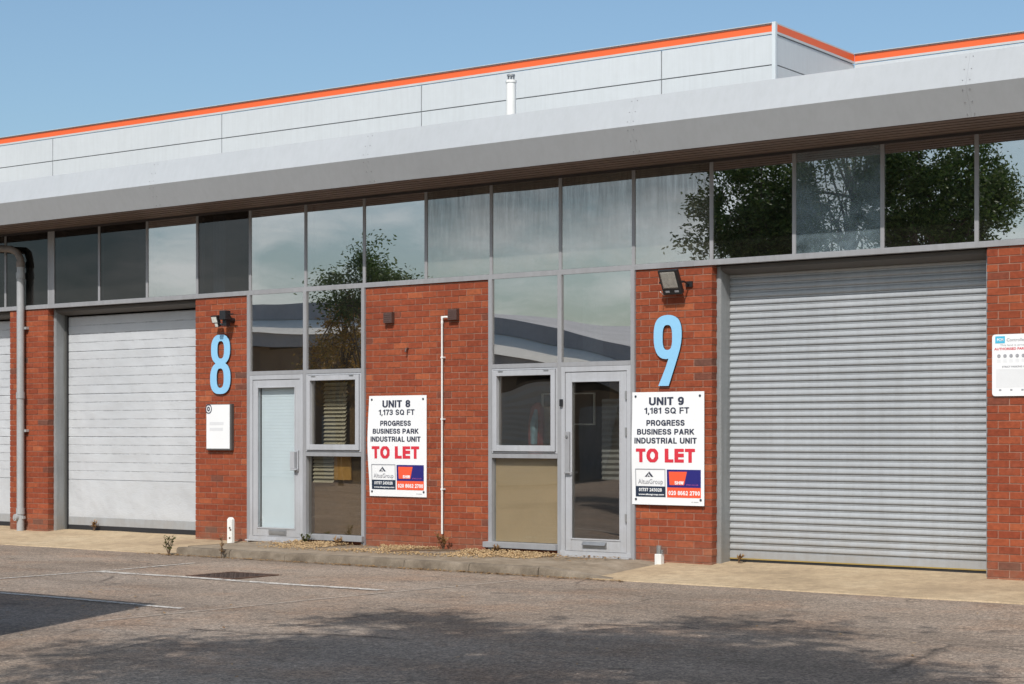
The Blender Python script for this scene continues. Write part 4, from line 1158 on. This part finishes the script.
tag(mb.build('stick', M['stem'], origin=(-13.1, -.86, .05)), 'dark thin stick lying on the gravel below the white pipe', 'stick')

def weed(x, y, z, h, nst, nleaf, label, mat, dry=False, spread=.5):
    t = thing('weed', (x, y, z), label, 'weed', 'weeds along the kerb and wall')
    st, lf = MB(), MB(); r_ = random.Random(int(abs(x)*1000))
    for k in range(nst):
        a = r_.random()*6.28; l = h*r_.uniform(.55, 1.); tip = Vector((math.cos(a)*l*spread*.6, math.sin(a)*l*spread*.6, l))
        mid = tip*.5 + Vector((r_.uniform(-.1, .1)*h, r_.uniform(-.1, .1)*h, .1*h))
        b = Vector((x, y, z)); st.tube([b, b+mid, b+tip], [.004, .003, .0015], 5)
        for q in range(nleaf):
            f = r_.uniform(.25, 1); p = b + (mid*(2*f) if f < .5 else mid+(tip-mid)*(2*f-1))
            s_ = r_.uniform(.018, .04)*(1.2-f*.4); d = Vector((r_.uniform(-1, 1), r_.uniform(-1, 1), r_.uniform(-.1, .8))).normalized()
            u = d.cross(Vector((0, 0, 1))).normalized() if abs(d.z) < .95 else Vector((1, 0, 0))
            lf.add([p, p+d*s_+u*s_*.4, p+d*s_*2, p+d*s_-u*s_*.4], [(0, 1, 2, 3)])
    st.build('stem', M['stem'], t); lf.build('leaves', M[mat], t)
    return t
weed(-16.50, -1.60, GZ, 0.26, 6,15, 'dark leafy weed growing at the left end of the kerb', 'leaf_weed', spread=.45)
weed(-15.62, -1.57, GZ, 0.30, 3,11, 'tall thin brown weed stalk in front of the kerb below the white stub', 'leaf_dry', spread=.15)
weed(-15.55, -.20, 0, .13, 8, 9, 'low green weed under the brown window of unit 8', 'leaf_weed', spread=1.)
weed(-15.05, -.16, 0, .08, 7, 8, 'low dry brownish weed under the brown window of unit 8', 'leaf_dry', spread=1.4)
weed(-13.38, -.14, 0, 0.23, 6,13, 'dry straw coloured weed at the foot of the white pipe', 'leaf_dry', spread=.8)
weed(-12.62, -.14, 0, .10, 5, 7, 'small dry weed at the wall left of the tan panel', 'leaf_dry', spread=1.)
weed(-20.05, .22, 0, 0.20, 5,10, 'dry weed sprouting at the bottom of the white sectional door', 'leaf_dry', spread=.3)
weed(-9.60, .18, 0, .09, 4, 6, 'dry weed in the left corner of the roller shutter', 'leaf_dry', spread=.9)

# ------------------------------------------------------------------ trees across the yard (seen as shadow and reflections)
def tree(label, base, lean, trunk_h, r0, crown, nclump, nleaf, ls, mat, group=None, clump=.45, seed=1, limbs=7, name='tree'):
    r_ = random.Random(seed); b = Vector(base)
    t = thing(name, base, label, 'tree', group)
    tk = MB(); top = b + Vector(lean) + Vector((0, 0, trunk_h))
    pts = [b + (top-b)*f + Vector((.12*math.sin(3*f+seed)*f, .12*math.cos(2*f+seed)*f, 0)) for f in (0, .1, .35, .6, .8, 1)]
    tk.tube(pts, [r0*1.35, r0, r0*.85, r0*.7, r0*.5, r0*.3], 10)
    cs = []
    for k in range(nclump):
        e = r_.choices(crown, weights=[q[3]*q[4]*q[5] for q in crown])[0]
        while True:
            v = Vector((r_.uniform(-1, 1), r_.uniform(-1, 1), r_.uniform(-1, 1)))
            if .25 < v.length < 1: break
        v = v.normalized()*v.length**.5
        cs.append(Vector((e[0]+v.x*e[3], e[1]+v.y*e[4], e[2]+v.z*e[5])))
    for k in range(limbs*3):
        p = cs[r_.randrange(len(cs))]; s_ = pts[2+r_.randrange(4)]
        m_ = (p+s_)/2 + Vector((r_.uniform(-.3, .3), r_.uniform(-.3, .3), .25))
        tk.tube([s_, m_, p], [r0*.32, r0*.18, r0*.05], 6)
    tk.build('trunk', M['bark'], t, smooth=True)
    lf = MB()
    for c in cs:
        cr = clump*r_.uniform(.5, 1.2)
        for q in range(nleaf):
            p = c + Vector((r_.gauss(0, cr), r_.gauss(0, cr), r_.gauss(0, cr*.7)))
            d = Vector((r_.uniform(-1, 1), r_.uniform(-1, 1), r_.uniform(-.7, .7))).normalized()
            u = d.orthogonal().normalized(); u = Matrix.Rotation(r_.random()*6.28, 3, d) @ u
            s_ = ls*r_.uniform(.6, 1.2)
            lf.add([p-d*s_, p+u*s_*.45, p+d*s_, p-u*s_*.45], [(0, 1, 2, 3)])
    lf.build('crown', M[mat], t)
    return t
# big tree behind the camera that shades the foreground
tree('tall leafy tree standing behind the viewer, shading the near asphalt', (-2.9, -18.2, GZ), (.4, 1.4, 0), 7.2, .22,
     [(-2.9, -16.2, 9.5, 2.5, 1.9, 1.4), (-5.2, -17.0, 9.3, 1.2, 1.2, .8), (-5.5, -14.1, 9.4, .9, .8, .6), (-3.3, -13.3, 9.5, .9, .6, .5), (-4.2, -15.0, 9.3, 1.4, 1.0, .8)],
     250, 60, .12, 'leaf_green', seed=5, clump=.36)
tree('dense dark tree mirrored in the clerestory left of the bare branches', (-19.8, -18.6, GZ), (.2, 0, 0), 5.2, .16,
     [(-19.6, -18.6, 6.4, 1.3, 1.4, 1.5), (-19.2, -18.6, 5.8, 1.1, 1.2, 1.0), (-21.0, -18.5, 5.7, .5, .6, .5), (-20.9, -18.5, 6.6, .5, .6, .35)], 420, 80, .055, 'leaf_green', 'trees across the yard', seed=8, clump=.17, limbs=12)
tree('bushy green tree mirrored in the clerestory above the roller shutter', (-15.4, -18.8, GZ), (0, .2, 0), 5.4, .17,
     [(-15.5, -18.6, 6.5, 1.5, 1.5, 1.4), (-14.9, -18.6, 6.0, 1.1, 1.2, 1.0), (-16.4, -18.6, 6.3, .9, 1.1, 1.2)], 420, 80, .055, 'leaf_green', 'trees across the yard', seed=11, clump=.17, limbs=12)
tree('open sparse tree with pale gaps mirrored between the two dense trees', (-18.1, -20.0, GZ), (0, 0, 0), 6.8, .13,
     [(-18.2, -20.0, 6.8, 1.6, 1.4, 1.5), (-18.2, -20.0, 8.0, 1.3, 1.2, .7)], 80, 60, .05, 'leaf_green', 'trees across the yard', seed=13, clump=.35, limbs=16)
tree('narrow golden weeping tree mirrored beside the unit 8 entrance', (-32.9, -19.6, GZ), (0, 0, 0), 5.0, .09,
     [(-32.9, -19.6, 3.9, .75, .7, 1.1), (-33.5, -19.6, 3.1, .7, .6, .9)], 90, 60, .05, 'leaf_gold', 'trees across the yard', seed=21, clump=.22, limbs=14)
tree('pointed dark bush mirrored above the UNIT 8 board', (-31.6, -19.2, GZ), (0, 0, 0), 5.2, .11,
     [(-31.7, -19.2, 5.2, .9, .8, .9), (-32.9, -19.2, 5.1, .7, .6, .6), (-30.6, -19.2, 5.0, .7, .6, .5), (-31.7, -19.2, 6.1, .4, .4, .5)], 110, 90, .055, 'leaf_green', 'trees across the yard', seed=23, clump=.22)
tree('thin bare branched tree mirrored at the right end of the clerestory', (-11.6, -21.0, GZ), (0, 0, 0), 7.2, .07,
     [(-11.7, -21.0, 6.6, 1.0, .8, 1.2)], 40, 2, .06, 'leaf_gold', 'trees across the yard', seed=29, clump=.2, limbs=16)
tree('bare twiggy sapling mirrored in the unit 9 entrance glass', (-29.5, -19.8, GZ), (.1, 0, 0), 5.4, .06,
     [(-29.5, -19.8, 4.6, .5, .5, .9)], 24, 1, .05, 'leaf_gold', 'trees across the yard', seed=31, clump=.1, limbs=6, name='sapling')

# building across the yard with a shallow arched roof
A = thing('arched_shed', (-44, -26, GZ), 'long brown and cream shed with a shallow arched roof across the yard', 'shed')
def arch(x, top=5.78): return top - (x+44)**2/128.
def arch_band(d0, d1, y0, y1, mat, name, ylow=None):
    ylow = y0 if ylow is None else ylow
    mb = MB(); n = 36; vs = []
    for i in range(n+1):
        x = -62 + 36*i/n
        for (y, d) in ((y0, d0), (ylow, d1), (y1, d1), (y1, d0)): vs.append((x, y, max(arch(x)-d, GZ)))
    mb.add(vs, [(i*4+q, (i+1)*4+q, (i+1)*4+(q+1) % 4, i*4+(q+1) % 4) for i in range(n) for q in range(4)] + [(0, 1, 2, 3), (n*4+3, n*4+2, n*4+1, n*4)])
    return mb.build(name, mat, A)
M['shed_cream'] = simple('cream_fascia', (.84, .80, .70), .6, var=.08)
M['shed_brown'] = simple('brown_shed_wall', (.20, .125, .07), .8, var=.15, scale=.8)
arch_band(0, .5, -26.75, -46, M['roof'], 'roof', -26.65)
arch_band(.5, 1.0, -26.7, -45.9, M['shed_cream'], 'fascia', -25.62)
arch_band(1.0, 1.45, -25.75, -45.8, M['roof'], 'lower_fascia')
mb = MB()
for i in range(18):
    a = -62+2*i; zz = min(arch(a), arch(a+2))-1.45
    mb.box(a, a+2, -45.8, -26, GZ, max(.6, zz))
mb.build('wall', M['shed_brown'], A)
for x0, x1 in ((-43.4, -40.6), (-37.4, -34.6), (-32.6, -30.4)):
    mb = MB(); prof = [(-25.93 + (.02 if k % 2 else 0), GZ+.05+.09*k) for k in range(32)]
    mb.strip(prof, x0, x1); mb.build('shutter_door', M['shed_cream'], A)
for x0 in (-39.6, -29.4):
    mb = MB(); mb.box(x0, x0+1.0, -25.97, -25.9, GZ, 2.1); mb.build('door', M['steel_post'], A)

# parked box lorry just outside the picture; its shadow falls on the bays
Lr = thing('box_lorry', (-12.2, -12.5, GZ), 'tall white box lorry parked at the left edge, casting the dark shadow on the bays', 'lorry')
M['lorry'] = simple('lorry_panel', (.68, .69, .70), .45, var=.05)
lx0, lx1, ly0, ly1 = -13.95, -10.55, -15.9, -9.16
mb = MB(); mb.box(lx0, lx1, ly0, ly1, .55, 3.60); mb.build('cargo_box', M['lorry'], Lr, bevel=.02)
for z0, z1 in ((.56, .68), (3.48, 3.59)):
    mb = MB(); mb.box(lx1-.005, lx1+.012, ly0+.02, ly1-.02, z0, z1); mb.box(lx0-.012, lx0+.005, ly0+.02, ly1-.02, z0, z1); mb.build('side_rail', M['pipe'], Lr)
mb = MB()
for k in range(10): yy = ly0+.35+.66*k; mb.box(lx1-.004, lx1+.008, yy-.02, yy+.02, .685, 3.475)
mb.build('side_rib', M['lorry'], Lr)
mb = MB(); mb.box(lx0+.02, lx1-.02, ly0+.1, ly1-.05, .32, .549); mb.box(lx0+.3, lx1-.3, -17.9, ly0+.1, .45, .75); mb.build('chassis', M['black'], Lr)
for xa in ((lx0+lx1)/2-.8, (lx0+lx1)/2+.8):
    mb = MB(); mb.box(xa-.76, xa+.76, ly1, ly1+.018, .65, 3.48); mb.build('rear_door', M['lorry'], Lr, bevel=.006)
mb = MB(); mb.prism([(-16.0, .5), (-18.0, .5), (-18.1, 1.3), (-17.7, 2.5), (-17.4, 2.75), (-16.0, 2.75)], lx0+.25, lx1-.25)
cab = mb.build('cab', M['lorry'], Lr, bevel=.05)
mb = MB(); mb.add([(lx0+.4, -18.06, 1.45), (lx1-.4, -18.06, 1.45), (lx1-.5, -17.74, 2.45), (lx0+.5, -17.74, 2.45)], [(0, 1, 2, 3)]); mb.build('windscreen', M['glass_plain'], cab)
for yy in (-17.0, -11.0):
    for xa, d in ((lx0+.1, .3), (lx1-.4, .3)):
        mb = MB(); mb.tube([(xa, yy, GZ+.43), (xa+d, yy, GZ+.43)], .43, 24); w_ = mb.build('wheel', M['rubber'], Lr, smooth=True)
        mb = MB(); mb.tube([(xa-.005, yy, GZ+.43), (xa+d+.005, yy, GZ+.43)], .25, 20); mb.build('rim', M['chrome'], w_, smooth=True)
for xa in (lx0+.2, lx1-.35):
    mb = MB(); mb.box(xa, xa+.15, ly1-.05, ly1+.01, .36, .5); mb.build('tail_light', M['red_ink'], Lr)

# ------------------------------------------------------------------ sky, sun, camera
w = bpy.data.worlds.new('World'); scene.world = w; w.use_nodes = True
nt = w.node_tree; nt.nodes.clear()
out = nt.nodes.new('ShaderNodeOutputWorld'); bg = nt.nodes.new('ShaderNodeBackground'); sky = nt.nodes.new('ShaderNodeTexSky')
sky.sky_type = 'NISHITA'; sky.sun_disc = False
AZ = R(22); EL = R(46.8)
sky.sun_elevation = EL; sky.sun_rotation = math.atan2(math.sin(AZ), -math.cos(AZ))
sky.air_density = 1.0; sky.dust_density = 2.4; sky.ozone_density = 1.2; sky.altitude = 50
bg.inputs['Strength'].default_value = .148
tint = mix(nt, 1., sky.outputs[0], (.88, 1.0, 1.02), 'MULTIPLY')
tc = N(nt, 'ShaderNodeTexCoord'); sxyz = N(nt, 'ShaderNodeSeparateXYZ'); L(nt, tc.outputs['Generated'], sxyz.inputs[0])
mpc = N(nt, 'ShaderNodeMapping'); mpc.inputs['Scale'].default_value = (1, 1, 3.2); L(nt, tc.outputs['Generated'], mpc.inputs['Vector'])
cl_ = ramp(nt, noise_tex(nt, mpc.outputs['Vector'], 6.5, 7, .6), [(.48, g3(0.)), (.68, g3(.55))])
sm = N(nt, 'ShaderNodeMapRange'); sm.inputs[1].default_value = -.15; sm.inputs[2].default_value = -.45; sm.inputs[3].default_value = 0.; sm.inputs[4].default_value = 1.
L(nt, sxyz.outputs[1], sm.inputs[0])
em = N(nt, 'ShaderNodeMapRange'); em.inputs[1].default_value = .30; em.inputs[2].default_value = .12; em.inputs[3].default_value = 0.; em.inputs[4].default_value = 1.
L(nt, sxyz.outputs[2], em.inputs[0])
cm_ = N(nt, 'ShaderNodeMath', operation='MULTIPLY'); L(nt, sm.outputs[0], cm_.inputs[0]); L(nt, em.outputs[0], cm_.inputs[1])
cf = N(nt, 'ShaderNodeMath', operation='MULTIPLY'); L(nt, cm_.outputs[0], cf.inputs[0]); L(nt, cl_, cf.inputs[1])
cloudy = mix(nt, cf.outputs[0], tint, (8.6, 8.8, 9.0))
nt.links.new(cloudy, bg.inputs[0]); nt.links.new(bg.outputs[0], out.inputs[0])
S_ = Vector((math.sin(AZ)*math.cos(EL), -math.cos(AZ)*math.cos(EL), math.sin(EL)))
sl = bpy.data.lights.new('sun', 'SUN'); sl.energy = 4.2; sl.angle = R(.53); sl.color = (1., .965, .92)
so = bpy.data.objects.new('sun', sl); COL.objects.link(so); so.rotation_euler = S_.to_track_quat('Z', 'Y').to_euler(); so.location = S_*60

cam = bpy.data.cameras.new('camera'); co = bpy.data.objects.new('camera', cam); COL.objects.link(co)
cam.sensor_width = 36; cam.lens = 1800/1024*36; cam.shift_y = 92/1024; cam.clip_end = 1500
co.location = (0, -16.56, 1.373); co.rotation_euler = (R(90), 0, R(37.008))
scene.camera = co
scene.view_settings.view_transform = 'Standard'; scene.view_settings.look = 'None'; scene.view_settings.exposure = -.12; scene.view_settings.gamma = 1
scene.cycles.max_bounces = 8; scene.cycles.transparent_max_bounces = 12
